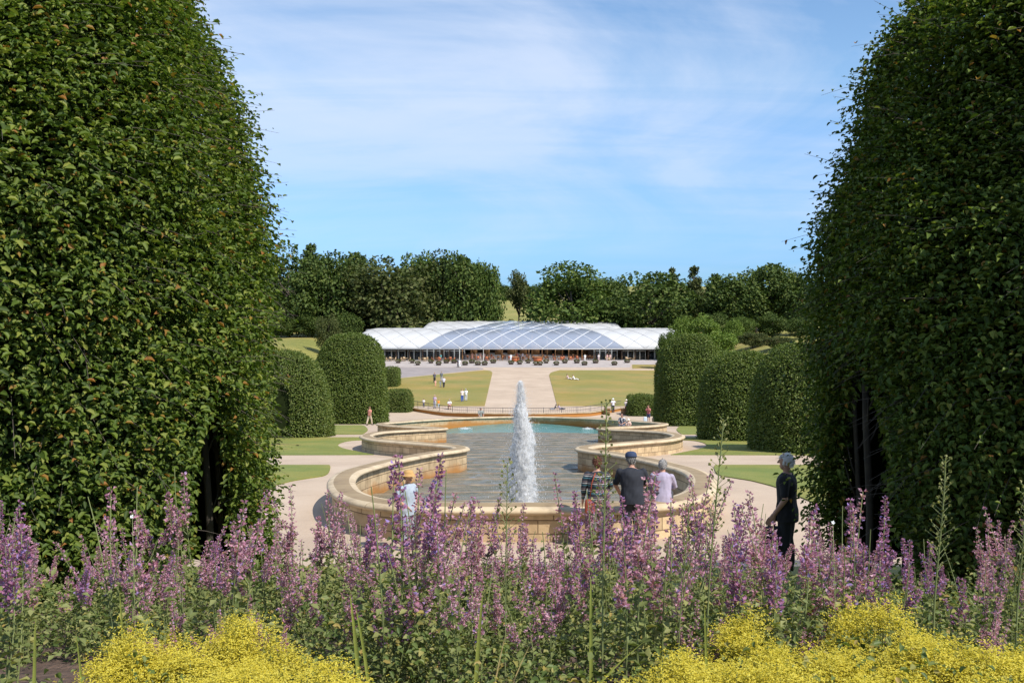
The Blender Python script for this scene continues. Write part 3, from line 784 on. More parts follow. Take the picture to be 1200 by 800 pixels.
# hedge trees far off along the field
for k, (px, top, hw, y) in enumerate(((596,337,9,560),(612,333,10,640),(628,334,9,600),(716,331,12,620),(640,333,11,700),(655,331,10,720),(585,333,9,700),(706,330,10,760))):
    t = tree(px, top, hw, y, B, (1,4,7,12)[k % 4], T1, 'small dark tree far off on the field beyond the wood'); t['group'] = 'trees of the far field'
for a in (
 (385,364,20,196,'bush',5,T4,'round dark bush standing on the meadow left of the pavilion'),
 (800,370,20,206,'bush',6,T3,'light green shrub just above the right end of the white roof'),
 (824,367,26,204,'bush',7,T3,'widest light green shrub behind the dome hedge on the right'),
 (859,373,16,200,'bush',8,T3,'upright light green shrub standing apart on the right'),
 (782,386,15,188,'bush',9,T2,'low shrub rising over the dome hedge beside the pavilion'),
 (838,384,30,186,'bush',5,T3,'yellow green shrub above the dome hedges on the right'),
 (882,388,22,192,'bush',3,T4,'low olive bush in front of the brick wall'),
 (912,393,26,180,'bush',1,T4,'low bush in front of the right end of the brick wall'),
 (868,370,24,222,'bush',6,T2,'broad mid green bush at the foot of the right wood'),
 (905,366,26,226,'bush',7,T1,'dark bush at the foot of the last broad tree on the right'),
 (938,370,24,218,'bush',8,T1,'dark bush at the hedge end of the right wood'),
 (838,364,22,228,'bush',9,T1,'dark bush between the light green shrubs and the thin conifers'),
 (330,368,24,226,'bush',6,T1,'dark undergrowth bush beside the edge of the tall sunlit hedge'),
 (362,364,24,229,'bush',7,T1,'dark undergrowth bush behind the round meadow bush'),
 (408,364,26,228,'bush',8,T1,'dark undergrowth bush just left of the white roof'),
 (596,372,14,268,'bush',3,T1,'low dark bush closing the bottom of the far field gap'),
 (622,372,13,270,'bush',9,T1,'low dark bush right of the slender lone tree'),
): tree(*a)
# brick wall glimpsed above the hedges
b_ = MB(); y = 205.
wallb = empty('brick_wall', (X(893,y), y, float(zg(X(893,y), y))), label='stretch of old red brick wall glimpsed above the hedges on the right', cat='wall')
m, nt, bs = newmat('old_brick'); bt = N(nt, 'ShaderNodeTexBrick', Scale=1.); bt.inputs['Color1'].default_value=(.3,.13,.08,1); bt.inputs['Color2'].default_value=(.36,.17,.1,1); bt.inputs['Mortar'].default_value=(.35,.28,.22,1)
bt.inputs['Brick Width'].default_value=.4; bt.inputs['Row Height'].default_value=.15
mp = N(nt, 'ShaderNodeMapping'); mp.inputs['Rotation'].default_value=(R(90),0,0); nt.links.new(objvec(nt), mp.inputs[0]); nt.links.new(mp.outputs[0], bt.inputs['Vector']); nt.links.new(bt.outputs[0], bs.inputs['Base Color']); bs.inputs['Roughness'].default_value=.9
top = Z(397,y)-float(zg(X(893,y), y))
MB().box(-1.5,4,-.2,.2,-1,top-.15).build('brickwork', m, wallb); MB().box(-1.6,4.1,-.28,.28,top-.148,top).build('coping', M_STONE, wallb)
# ------------------------------------------------------------------ pavilion
PF = -14.0; YE = 211.5; EZ = -11.15
m, nt, bs = newmat('white_cushions'); bs.inputs['Base Color'].default_value=(.57,.57,.565,1); bs.inputs['Roughness'].default_value=.35
M_WHITE = m
m, nt, bs = newmat('clear_cushions'); bs.inputs['Base Color'].default_value=(.48,.54,.66,1); bs.inputs['Roughness'].default_value=.12; bs.inputs['Specular IOR Level'].default_value=.6
tp = nt.nodes.new('ShaderNodeBsdfTransparent'); tp.inputs[0].default_value=(.75,.83,.95,1)
mx = nt.nodes.new('ShaderNodeMixShader'); mx.inputs[0].default_value=.45
nt.links.new(bs.outputs[0], mx.inputs[1]); nt.links.new(tp.outputs[0], mx.inputs[2]); nt.links.new(mx.outputs[0], nt.nodes['Material Output'].inputs['Surface'])
M_CLEAR = m
M_RIB = plain('white_ribs', (.72,.72,.72), .45, .04)
M_SEAM = plain('roof_seams', (.4,.4,.41), .5, .05)
M_EAVE = plain('grey_eave', (.42,.42,.42), .5, .06)
M_TIMBER = plain('dark_timber', (.1,.06,.035), .7, .25, 2)
M_WARM = plain('warm_timber', (.36,.17,.06), .6, .2, 2)
M_FLOORP = plain('pale_floor', (.42,.37,.32), .8, .08, .5)
M_FRAME = plain('pale_frame', (.6,.58,.52), .5, .05)
m, nt, bs = newmat('window_glass'); bs.inputs['Base Color'].default_value=(.02,.025,.028,1); bs.inputs['Roughness'].default_value=.04
tp = nt.nodes.new('ShaderNodeBsdfTransparent'); mx = nt.nodes.new('ShaderNodeMixShader'); mx.inputs[0].default_value=.55
nt.links.new(bs.outputs[0], mx.inputs[1]); nt.links.new(tp.outputs[0], mx.inputs[2]); nt.links.new(mx.outputs[0], nt.nodes['Material Output'].inputs['Surface'])
M_GLASS = m
pav = empty('pavilion', (0,0,0), label='long low pavilion with quilted white roof and clear glazed middle', cat='building')
def vault(hw, y0, dy, z0, rise, W, T, glass, endp, tag_):
    """quilted vault: returns white and clear quads and the rib lines"""
    nu, nv = int(hw*2/W)*14+1, T*12+1
    us = np.linspace(-hw, hw, nu); ts = np.linspace(0, 1, nv)
    def pos(u, t, puff=0.):
        th = t*np.pi/2*1.0
        e = np.clip(1-np.abs(u/hw)**endp, 0, 1)**.5
        y = y0+dy*(1-np.cos(th)) + (1-e)*2.5*(1-t); z = z0+rise*np.sin(th)*e
        return np.stack([u, y-puff*np.cos(th)*.8, z+puff*np.sin(th)], -1)
    U, Tt = np.meshgrid(us, ts)
    a = U/W + Tt*T/2; b = U/W - Tt*T/2
    puff = .17*np.abs(np.sin(np.pi*a)*np.sin(np.pi*b))**.6
    V = pos(U, Tt, puff).reshape(-1,3)
    i = np.arange(nv-1)[:,None]*nu; j = np.arange(nu-1)[None]
    F = np.stack([i+j, i+j+1, i+nu+j+1, i+nu+j], -1).reshape(-1,4)
    ca = np.floor((a[:-1,:-1]+a[1:,1:])/2); cb = np.floor((b[:-1,:-1]+b[1:,1:])/2)
    uc = (ca+cb+1)/2*W; tc_ = (ca-cb)/T
    isg = glass(uc, tc_).reshape(-1)
    ribs = []
    nmax = int(hw/W)+T+2
    for sgn in (1,-1):
        for k in range(-nmax, nmax+1):
            t = np.linspace(0,1,26); u = (k - sgn*t*T/2)*W; ok = np.abs(u) <= hw
            if ok.sum() > 3: ribs.append(pos(u[ok], t[ok], .04))
    return V, F, isg, ribs, pos(us, np.zeros(nu)), pos(us, np.ones(nu))
Wd = 4.62
vf = vault(38.6, YE, 14.0, EZ, 4.0, Wd, 4, lambda u, t: np.abs(u) < 22.5-9.5*t, 34, 'front')
vb = vault(24.2, YE+13.6, 17, EZ+3.55, 1.75, Wd, 4, lambda u, t: np.abs(u) < 13.0-5.5*t, 40, 'back')
for nm, (V, F, g_, ribs, e0, e1) in (('front', vf), ('back', vb)):
    used = F[~g_]; mesh_np('white_roof', V, used, M_WHITE, pav, smooth=True)
    mesh_np('clear_roof', V, F[g_], M_CLEAR, pav, smooth=True)
    mb = MB()
    ms = MB(); gl = (lambda u, t: np.abs(u) < 22.5-9.5*t) if nm == 'front' else (lambda u, t: np.abs(u) < 13.0-5.5*t)
    for r in ribs:
        t_ = np.linspace(0, 1, len(r)); z_ = np.clip((r[:,2]-r[:,2].min())/(np.ptp(r[:,2])+1e-6), 0, 1); t_ = np.arcsin(z_)/(np.pi/2)
        g1 = gl(r[:,0], t_)
        for k in range(len(r)-1): (mb if g1[k] and g1[k+1] else ms).tube(r[k:k+2], .075 if g1[k] else .06, 5, False)
    mb.tube(e1, .12, 5)
    mb.build('roof_ribs', M_RIB, pav, True); ms.build('seams', M_SEAM, pav, True)
# thin upstand closing the back of the roof and the rear roof field
mb = MB().box(-36.2,36.2,YE+14.2,YE+30,EZ+3.3,EZ+3.5); 
MB().box(-37.6,-22.6,YE+14.3,YE+29.5,EZ+3.5,EZ+3.72).box(22.6,37.6,YE+14.3,YE+29.5,EZ+3.5,EZ+3.72).build('rear_roof', M_WHITE, pav)
MB().box(-38.3,38.3,YE-.25,YE+.1,EZ-.28,EZ-.02).build('eave', M_EAVE, pav)
MB().box(-36,36,YE-.5,YE+31,PF+.02,PF+.12).build('floor', M_FLOORP, pav)
mb = MB().box(-36,36,YE+30,YE+30.3,PF,EZ+3.2).box(-36,-35.7,YE+3,YE+30,PF,EZ+.5).box(35.7,36,YE+3,YE+30,PF,EZ+.5)
mb.build('rear_wall', M_TIMBER, pav)
# inner partitions of the closed wings
MB().box(-36,-14,YE+9,YE+9.2,PF+.12,EZ+2).build('partition', M_TIMBER, pav); MB().box(15.5,36,YE+9,YE+9.2,PF+.12,EZ+2).build('partition', M_TIMBER, pav)
for x in np.arange(-13, 15, 3.1):
    MB().box(x,x+1.8,YE+22,YE+22.2,PF+.12,PF+2.6).build('timber_screen', M_WARM, pav)
# posts in the open middle
for x in np.linspace(-34.5,34.5,24):
    inside = abs(x) < 15
    MB().box(x-.13,x+.13,YE+.5,YE+.76,PF+.12,EZ-.2).build('post', M_WARM if inside or int(x) % 3 == 0 else M_TIMBER, pav)
for x in np.linspace(-12,13,8): MB().box(x-.15,x+.15,YE+9,YE+9.3,PF+.12,EZ+2.6).build('post', M_WARM, pav)
# glazed doors of the wings
def bay(x0, x1, n):
    yg = YE+1.3; z0, z1 = PF+.12, EZ-.28
    xs_ = np.linspace(x0, x1, n+1)
    for a, b in zip(xs_[:-1], xs_[1:]):
        mb = MB()
        mb.box(a+.02,a+.12,yg-.05,yg+.05,z0,z1).box(b-.12,b-.02,yg-.05,yg+.05,z0,z1).box(a+.122,b-.122,yg-.05,yg+.05,z1-.45,z1-.36).box(a+.122,b-.122,yg-.05,yg+.05,z0,z0+.12)
        fr = mb.build('glazed_door', M_FRAME, pav)
        MB().box(a+.12,b-.12,yg-.01,yg+.01,z0+.12,z1-.45).box(a+.12,b-.12,yg-.01,yg+.01,z1-.36,z1).build('pane', M_GLASS, fr)
for x0, x1, n in ((-34.3,-26.5,5),(-26,-18.6,5),(-17.8,-13,4),(16.2,21.6,4),(22.6,28,4),(28.6,34.3,4)): bay(x0, x1, n)

# planters
def planter_parts():
    b = MB().lathe([(.42,0),(.48,.04),(.52,.34),(.55,.36),(.55,.42),(.48,.42),(.46,.36),(0,.36)], 4)
    g = np.random.default_rng(3); n = 420; d = rand_unit(n,g); d[:,2] = np.abs(d[:,2]); P = d*np.array([.5,.5,.36])+np.array([0,0,.38])
    L = g.uniform(.08,.16,n); V, F = leaves(P, d+rand_unit(n,g)*.6, d+rand_unit(n,g)*.5, L, L*.7, hexa=False)
    return data_of(b.build('tub', plain('planter_box', (.13,.1,.085), .8))), data_of(mesh_np('plant', V, F, leafmat('planter_leaves', [(0,(.06,.08,.02)),(.6,(.11,.13,.03)),(.85,(.2,.17,.05)),(1.,(.3,.24,.09))])))
TB, PL = planter_parts()
for row, y, pxs in (('back',203.5,(466.7,483,505,523,532,553,578,619,640,662,676,698,735,599,609)),('front',197.5,(489.5,514,545,560,568,628,633,652,685,720))):
    for px in pxs:
        if px in (599,609): yy = 200.
        else: yy = y
        x = X(px, yy)
        o = empty('planter', (x,yy,float(zg(x,yy))), .785+px*.01, label='square planter of low green plants in the %s row on the pavilion forecourt' % row, cat='planter', group='planters of the %s row' % row)
        o.scale = (1.15,1.15,1.1)
        link(bpy.data.objects.new('tub', TB), o); link(bpy.data.objects.new('plant', PL), o)
# cafe tables and chairs
def chair_mesh(mat):
    mb = MB().box(-.25,.25,-.25,.25,.42,.47).box(-.25,.25,.2,.25,.471,.95)
    for sx in (-.22,.22):
        for sy in (-.22,.22): mb.box(sx-.025,sx+.025,sy-.025,sy+.025,0,.419)
        mb.box(sx-.025,sx+.025,-.24,.195,.62,.66)
    return data_of(mb.build('cafe_chair', mat))
def table_mesh(mat):
    return data_of(MB().lathe([(.02,.72),(.6,.72),(.6,.76),(0,.765)],14).lathe([(.06,.05),(.06,.72)],8).lathe([(.32,0),(.32,.04),(.06,.05)],10).build('cafe_table', mat))
M_ORANGE = plain('orange_paint', (.46,.13,.045), .5, .15); M_TAN = plain('pale_wood', (.5,.35,.2), .6, .15); M_BROWN = plain('brown_wood', (.3,.13,.05), .6, .15)
CH = {'orange': chair_mesh(M_ORANGE), 'pale': chair_mesh(M_TAN), 'brown': chair_mesh(M_BROWN)}; TBM = {'orange': table_mesh(M_BROWN), 'pale': table_mesh(M_TAN), 'brown': table_mesh(M_BROWN)}
gT = np.random.default_rng(17)
sets = [(px, 209.6, 'pale') for px in (458,475,497,714,737)]+[(512,209.8,'orange'),(527,209.6,'orange')]+[(px, 211.5+gT.uniform(-.6,2.5), 'orange' if gT.random() < .5 else 'brown') for px in np.linspace(548,690,13)] + [(px, 217+gT.uniform(0,2.5), 'orange' if k % 2 else 'brown') for k, px in enumerate(np.linspace(552,694,8))]
where = {'pale':'outside the glazed wing of the pavilion','orange':'in the open middle of the pavilion','brown':'in the open middle of the pavilion'}
for px, y, kd in sets:
    x = X(px,y); z0 = PF+.125 if y > YE-.4 else float(zg(x,y))+.01
    o = link(bpy.data.objects.new('cafe_table', TBM[kd])); o.location = (x,y,z0)
    tag(o, 'small round cafe table between %s chairs %s' % (kd, where[kd]), 'table', 'cafe tables with %s chairs' % kd)
    for q in range(3 if y < 216 else 2):
        a = q*2.1+gT.uniform(0,.6)+px; o = link(bpy.data.objects.new('cafe_chair', CH[kd])); o.location = (x+.95*math.cos(a), y+.95*math.sin(a), z0 if not (y+.95*math.sin(a) < YE-.5 and y > YE-.4) else z0); o.rotation_euler = (0,0,a-math.pi/2)
        tag(o, '%s cafe chair pulled up to a table %s' % (kd, where[kd]), 'chair', '%s cafe chairs' % kd)
# round red orange play tractors / bundles in the middle are low drums with a rim
for px, lab in ((603.5,'round red orange stall left of the middle post of the pavilion'),(630,'round red orange stall right of the middle post of the pavilion')):
    y = 210.3; x = X(px,y); r = empty('round_stall', (x,y,float(zg(x,y))+.01), label=lab, cat='stall')
    MB().lathe([(.85,0),(.95,.1),(.95,.85),(.85,.95)],16).build('drum', M_ORANGE, r); MB().lathe([(0,1.1),(.6,1.08),(1.05,.95),(1.1,.9)],16).build('top', M_BROWN, r)
for px, lab in ((538.5,'slim white pole in front of the left part of the glazed roof'),(566.5,'slim white pole closer to the middle of the pavilion')):
    y = 209.0; x = X(px,y); z0 = float(zg(x,y)); h = 2.9
    r = empty('lamp_pole', (x,y,z0), label=lab, cat='pole'); MB().lathe([(.14,0),(.14,.06),(.055,.1),(.05,h)],8).build('pole', M_FRAME, r); MB().lathe([(.05,h),(.1,h+.02),(.09,h+.12),(0,h+.16)],8).build('cap', M_FRAME, r)

# ------------------------------------------------------------------ people
def chain(mb, P, r, n=10, flat=1.):
    """closed round-ended limb along P with radii r"""
    P = np.asarray(P, float); r = np.broadcast_to(np.asarray(r, float), (len(P),)).astype(float)
    d0 = nrm((P[0]-P[1])[None])[0]; d1 = nrm((P[-1]-P[-2])[None])[0]
    th = np.array([1.35,.95,.5])
    A = [P[0]+d0*r[0]*math.sin(t) for t in th]; B = [P[-1]+d1*r[-1]*math.sin(t) for t in th[::-1]]
    # subdivide the joints so that the limb bends softly
    Q, rq = [P[0]], [r[0]]
    for k in range(len(P)-1):
        for t in (.33,.67,1.): Q.append(P[k]*(1-t)+P[k+1]*t); rq.append(r[k]*(1-t)+r[k+1]*t)
    pts = np.vstack([A, Q, B]); rad = np.concatenate([r[0]*np.cos(th), rq, r[-1]*np.cos(th[::-1])])
    mb.tube(pts, rad, n)
def loft(mb, C, rx, ry, n=16):
    """closed elliptical loft along the spine C (x across the body)"""
    C = np.asarray(C, float); T = nrm(np.gradient(C, axis=0)); a = np.linspace(0, 2*np.pi, n, endpoint=False)
    B = nrm(np.cross(T, np.tile([1.,0,0],(len(C),1))))
    V = (C[:,None]+np.asarray(rx)[:,None,None]*np.cos(a)[None,:,None]*np.array([1.,0,0])+np.asarray(ry)[:,None,None]*np.sin(a)[None,:,None]*B[:,None]).reshape(-1,3)
    m = len(C); i = np.arange(m-1)[:,None]*n; j = np.arange(n)[None]; k = (j+1) % n
    V = np.vstack([V, C[0], C[-1]]); j1 = np.arange(n); k1 = (j1+1) % n
    mb.add(V, [np.stack([i+j,i+k,i+n+k,i+n+j],-1).reshape(-1,4), np.concatenate([np.stack([k1,j1,np.full(n,m*n)],-1), np.stack([(m-1)*n+j1,(m-1)*n+k1,np.full(n,m*n+1)],-1)])])
def ball(mb, c, rx, ry, rz, n=14):
    t = np.linspace(-1.5, 1.5, 9); mb.lathe([(1e-3,-rz)]+[(rx*math.cos(q), rz*math.sin(q)) for q in t]+[(1e-3,rz)], n, tuple(c), 1, ry/rx)
def fuse(name, mb, voxel, mat, parent, smooth=4, fold=0., seed=0):
    """melt overlapping closed shapes into one continuous skin"""
    o = mb.build(name, mat); md = o.modifiers.new('Remesh','REMESH'); md.mode = 'VOXEL'; md.voxel_size = voxel
    sm = o.modifiers.new('Smooth','SMOOTH'); sm.factor = .5; sm.iterations = smooth
    dg = bpy.context.evaluated_depsgraph_get(); dg.update()
    nm = bpy.data.meshes.new_from_object(o.evaluated_get(dg)); old = o.data; bpy.data.objects.remove(o); bpy.data.meshes.remove(old)
    nm.name = name; nm.materials.clear(); nm.materials.append(mat); n = len(nm.vertices)
    if fold:
        v = np.zeros(n*3, np.float32); nm.vertices.foreach_get('co', v); v = v.reshape(-1,3); nn = np.zeros(n*3, np.float32); nm.vertices.foreach_get('normal', nn); nn = nn.reshape(-1,3)
        v += nn*lump(v*np.array([1,1,.8])+np.array([0,0,seed]), 24, fold*.5, seed+3)[:,None]+nn*lump(v, 9, fold*.8, seed+9)[:,None]
        nm.vertices.foreach_set('co', v.ravel()); nm.update()
    nm.polygons.foreach_set('use_smooth', np.ones(len(nm.polygons), bool))
    return link(bpy.data.objects.new(name, nm), parent)
_mc = {}
def cmat(c, pat=None):
    key = (c, pat)
    if key in _mc: return _mc[key]
    if pat is None: _mc[key] = plain('cloth', c, .85, .1, 14)
    else:
        m, nt, bs = newmat('patterned_cloth'); ov = objvec(nt)
        if pat == 'stripes':
            w = N(nt, 'ShaderNodeSeparateXYZ'); nt.links.new(ov, w.inputs[0])
            mu = N(nt, 'ShaderNodeMath', operation='MULTIPLY'); nt.links.new(w.outputs[2], mu.inputs[0]); mu.inputs[1].default_value = 7.2
            fr = N(nt, 'ShaderNodeMath', operation='FRACT'); nt.links.new(mu.outputs[0], fr.inputs[0])
            col = ramp(nt, fr.outputs[0], [(0,(.02,.024,.035)),(.36,(.05,.16,.2)),(.5,(.02,.024,.035)),(.66,(.5,.5,.5)),(.76,(.02,.024,.035)),(.9,(.28,.2,.2)),(.97,(.02,.024,.035))], 'CONSTANT')
        else:
            col = ramp(nt, noise(nt, 13, 1, ov), [(.45,(.02,.025,.05)),(.53,(.7,.7,.7))], 'CONSTANT')
        nt.links.new(col, bs.inputs['Base Color']); bs.inputs['Roughness'].default_value = .85; _mc[key] = m
    return _mc[key]
SKIN_ = plain('skin', (.5,.27,.19), .55, .06, 8); EYE = plain('dark_eye', (.03,.02,.02), .3, .05)
SHOE = plain('shoe_leather', (.05,.045,.04), .6, .1)
Vv = lambda *a: np.array(a, float)
def person(px, py, H, face, pose, top, bot, hair, label, hat=None, hatc=None, bulk=1., longtop=False, y=None, z=None, x=None, near=False, shorts=False, sleeve=.55, skirt=False, group=None, pat=None, extra=None, seat=.8, shoec=None):
    """face: degrees, 0 = back to the camera, 90 = facing left, -90 = facing right, 180 = facing the camera"""
    if y is None: p = at(px, py); x, y, z = p.x, p.y, p.z
    elif x is None: x = X(px, y)
    if z is None: z = float(zg(x,y))
    root = empty('person', (x,y,z+.02), R(face), label=label, cat='person', group=group)
    k = H/1.72; root.scale = (k,k,k)
    J = dict(pel=Vv(0,0,.93), wai=Vv(0,0,1.08), che=Vv(0,.0,1.28), nec=Vv(0,-.005,1.45), hd0=Vv(0,.01,1.55), hd1=Vv(0,.015,1.64))
    for s, n_ in ((-1,'L'),(1,'R')):
        J['sh'+n_] = Vv(.175*s,0,1.385); J['el'+n_] = Vv(.235*s,-.02,1.12); J['wr'+n_] = Vv(.25*s,.06,.88)
        J['hi'+n_] = Vv(.085*s,0,.88); J['kn'+n_] = Vv(.1*s,.015,.49); J['an'+n_] = Vv(.105*s,-.02,.09); J['to'+n_] = Vv(.125*s,.15,.035)
    for s, n_ in ((-1,'L'),(1,'R')):
        for q in ('sh','el','wr'): J[q+n_][0] *= bulk
        J['hi'+n_][0] *= bulk
    def torso(pitch, names=('wai','che','nec','hd0','hd1','shL','shR','elL','elR','wrL','wrR'), base=None):
        base = J['pel'] if base is None else base; c_, s_ = math.cos(pitch), math.sin(pitch)
        for n_ in names:
            d = J[n_]-base; J[n_] = base+Vv(d[0], d[1]*c_+d[2]*s_, d[2]*c_-d[1]*s_)
    if pose == 'lean':
        torso(.2); J['hd0'][2] -= .01; J['hd1'][1] += .02
        for s, n_ in ((-1,'L'),(1,'R')):
            J['el'+n_] = J['sh'+n_]+Vv(.07*s,.1,-.27); J['wr'+n_] = Vv(.12*s,.47,.8)
            J['kn'+n_][1] += .03*s
    elif pose == 'leanbag':
        torso(.16)
        J['elL'] = J['shL']+Vv(-.07,-.02,-.27); J['wrL'] = J['elL']+Vv(-.02,.1,-.24); J['elR'] = J['shR']+Vv(.05,.12,-.25); J['wrR'] = Vv(.1,.45,.82)
    elif pose == 'walk':
        for s, n_ in ((-1,'L'),(1,'R')):
            J['kn'+n_] += Vv(0,.14*s,.0); J['an'+n_] += Vv(0,.24*s,.02 if s < 0 else 0); J['to'+n_] += Vv(0,.24*s,0)
            J['el'+n_] += Vv(0,-.07*s,0); J['wr'+n_] += Vv(-.01*s,-.16*s,.01)
        torso(.05)
    elif pose == 'photo':
        for s, n_ in ((-1,'L'),(1,'R')): J['el'+n_] = J['sh'+n_]+Vv(.08*s,.16,-.2); J['wr'+n_] = Vv(.06*s,.22,1.55)
    elif pose == 'hold':
        for s, n_ in ((-1,'L'),(1,'R')): J['el'+n_] = J['sh'+n_]+Vv(.05*s,-.03,-.28); J['wr'+n_] = Vv(.2*s,.13,.87)
    elif pose == 'hips':
        for s, n_ in ((-1,'L'),(1,'R')): J['el'+n_] = J['sh'+n_]+Vv(.17*s,-.06,-.22); J['wr'+n_] = Vv(.16*s,.06,1.0)
    elif pose == 'chat':
        for s, n_ in ((-1,'L'),(1,'R')): J['el'+n_] = J['sh'+n_]+Vv(.05*s,-.01,-.27); J['wr'+n_] = Vv(.1*s,.24,1.12)
    elif pose in ('sit','lounge'):
        hs = seat if pose == 'sit' else .1
        dz = hs+.09-.93
        for n_ in ('pel','wai','che','nec','hd0','hd1','shL','shR','elL','elR','wrL','wrR','hiL','hiR'): J[n_][2] += dz
        torso(.22 if pose == 'sit' else -.35)
        for s, n_ in ((-1,'L'),(1,'R')):
            if pose == 'sit':
                J['kn'+n_] = Vv(.12*s,.42,hs+.08); J['an'+n_] = Vv(.12*s,.4,hs-.34); J['to'+n_] = Vv(.13*s,.55,hs-.4)
                J['el'+n_] = J['sh'+n_]+Vv(.07*s,.1,-.25); J['wr'+n_] = Vv(.1*s,.36,hs+.2)
            else:
                J['kn'+n_] = Vv(.1*s,.42,.24 if s > 0 else .1); J['an'+n_] = Vv(.11*s,.84,.07); J['to'+n_] = Vv(.14*s,.9,.2)
                J['el'+n_] = J['sh'+n_]+Vv(.08*s,-.14,-.24); J['wr'+n_] = Vv(.24*s,-.42,.06)
    vox = .0085 if near else .03
    hf = J['hd1']-J['hd0']; hc = (J['hd0']+J['hd1'])/2; pw = J['wai']-J['pel']; cn = J['nec']-J['che']
    bd = MB()
    loft(bd, [J['pel']-pw*.9, J['pel'], J['wai'], J['che'], J['che']+cn*.5, J['che']+cn*.72, J['nec']], np.array([.12,.155,.14,.158,.155,.11,.06])*np.array([bulk]*6+[1.]), np.array([.1,.115,.1,.108,.095,.078,.058])*np.array([bulk]*6+[1.]))
    chain(bd, [J['nec']-cn*.4, J['nec'], J['hd0']], [.06,.056,.058])
    ball(bd, hc+Vv(0,0,.02), .078, .097, .105); ball(bd, hc+Vv(0,.03,-.06), .055, .06, .06)
    chain(bd, [hc+Vv(0,.085,.03), hc+Vv(0,.112,-.012)], [.012,.016], 8)
    for s in (-1,1): ball(bd, hc+Vv(.08*s,-.005,0), .016, .024, .032, 8)
    for n_, s in (('L',-1),('R',1)):
        chain(bd, [J['sh'+n_]*np.array([.93,1,1])+Vv(0,0,-.045), J['el'+n_], J['wr'+n_]], [.055,.043,.031])
        chain(bd, [J['hi'+n_], J['kn'+n_], J['kn'+n_]*.6+J['an'+n_]*.4+Vv(0,-.012,0), J['an'+n_]], [.09,.058,.052,.038]); chain(bd, [J['an'+n_], J['to'+n_]], [.042,.034])
        d = nrm((J['wr'+n_]-J['el'+n_])[None])[0]; side = nrm(np.cross(d, Vv(0,0,1) if abs(d[2]) < .8 else Vv(1,0,0))[None])[0]
        chain(bd, [J['wr'+n_]+d*.02+side*.012, J['wr'+n_]+d*.085+side*.014], [.026,.024]); chain(bd, [J['wr'+n_]+d*.02-side*.012, J['wr'+n_]+d*.085-side*.014], [.026,.024])
        if near:
            for o_, l in ((-.036,.068),(-.012,.085),(.012,.08),(.036,.06)):
                b0 = J['wr'+n_]+d*.095+side*o_; chain(bd, [b0, b0+d*l*.55+Vv(0,.006,-.008), b0+d*l+Vv(0,.01,-.03)], [.0115,.0105,.0085], 8)
            b0 = J['wr'+n_]+d*.04-side*s*.032; chain(bd, [b0, b0+d*.04-side*s*.022, b0+d*.072-side*s*.024+Vv(0,0,-.01)], [.014,.012,.01], 8)
        else: chain(bd, [J['wr'+n_]+d*.08, J['wr'+n_]+d*.15], [.026,.018])
    fuse('body', bd, vox, SKIN_, root, 2 if near else 1)
    if near or face > 100:
        eb = MB()
        for s in (-1,1): eb.lathe([(0,.008),(.013,.0),(0,-.008)], 8, tuple(hc+Vv(.034*s,.088,.025)), 1, .7)
        eb.lathe([(0,.006),(.024,0),(0,-.006)], 8, tuple(hc+Vv(0,.089,-.062)), 1, .35); eb.build('eyes', EYE, root)
    # clothes: a shirt with sleeves, then trousers, shorts or a skirt
    tp = MB(); lo_ = J['pel']-pw*(1.15 if longtop else .5)
    loft(tp, [lo_, J['pel'] if longtop else J['pel']-pw*.1, J['wai'], J['che'], J['che']+cn*.45, J['che']+cn*.72, J['che']+cn*.95], np.array([.188,.182,.168,.182,.184,.15,.078])*np.array([bulk]*6+[1.]), np.array([.14,.142,.128,.132,.118,.098,.073])*np.array([bulk]*6+[1.]), 20)
    for n_ in 'LR':
        a, b, c_ = J['sh'+n_]*np.array([.95,1,1])+Vv(0,0,-.032), J['el'+n_], J['wr'+n_]
        if sleeve > .6: chain(tp, [a, b, b+(c_-b)*.86], [.077,.062,.048])
        else: chain(tp, [a, a+(b-a)*(.82*sleeve/.55)], [.079,.07])
    fuse('top', tp, vox*1.2, cmat(top, pat), root, 5 if near else 1, .007 if near else 0., int(px) % 50)
    if skirt:
        a = J['pel']; MB().lathe([(.13,.18),(.175,.02),(.22,-.25),(.25,-.45)], 14, tuple(a)).build('skirt', cmat(bot), root, True)
    else:
        tr = MB(); loft(tr, [J['pel']-pw*.75, J['pel'], J['pel']+pw*.6], np.array([.15,.178,.16])*bulk, np.array([.115,.132,.12])*bulk)
        for n_ in 'LR':
            h_ = J['hi'+n_]; kn = J['kn'+n_]; an = J['an'+n_]
            if shorts: chain(tr, [h_, h_+(kn-h_)*.82], [.112*bulk,.098])
            else: chain(tr, [h_, kn, kn*.6+an*.4+Vv(0,-.014,0), kn+(an-kn)*.9], [.112*bulk,.088,.08,.07])
        fuse('shorts' if shorts else 'trousers', tr, vox*1.2, cmat(bot), root, 4 if near else 1, .007 if near else 0., int(px) % 40)
    for n_ in 'LR':
        a, b = J['an'+n_], J['to'+n_]; d = b-a
        MB().tube([a+Vv(0,-.05,-.03), a+d*.3+Vv(0,0,-.01), a+d*.8, b+d*.12], [.048,.054,.05,.034], 8).build('shoe', SHOE if shoec is None else cmat(shoec), root, True)
    hx = nrm(hf[None])[0]; tilt = math.atan2(hx[1], hx[2])
    def headlathe(name, prof, mat, off=(0,-.012,.03), sx=1., sy=1.1, n=16):
        mb = MB().lathe(prof, n, (0,0,0), sx, sy); v = mb.v[0]; c_, s_ = math.cos(tilt*.6), math.sin(tilt*.6)
        mb.v[0] = np.stack([v[:,0], v[:,1]*c_+v[:,2]*s_, v[:,2]*c_-v[:,1]*s_], -1)+hc+np.array(off)
        return mb.build(name, mat, root, True)
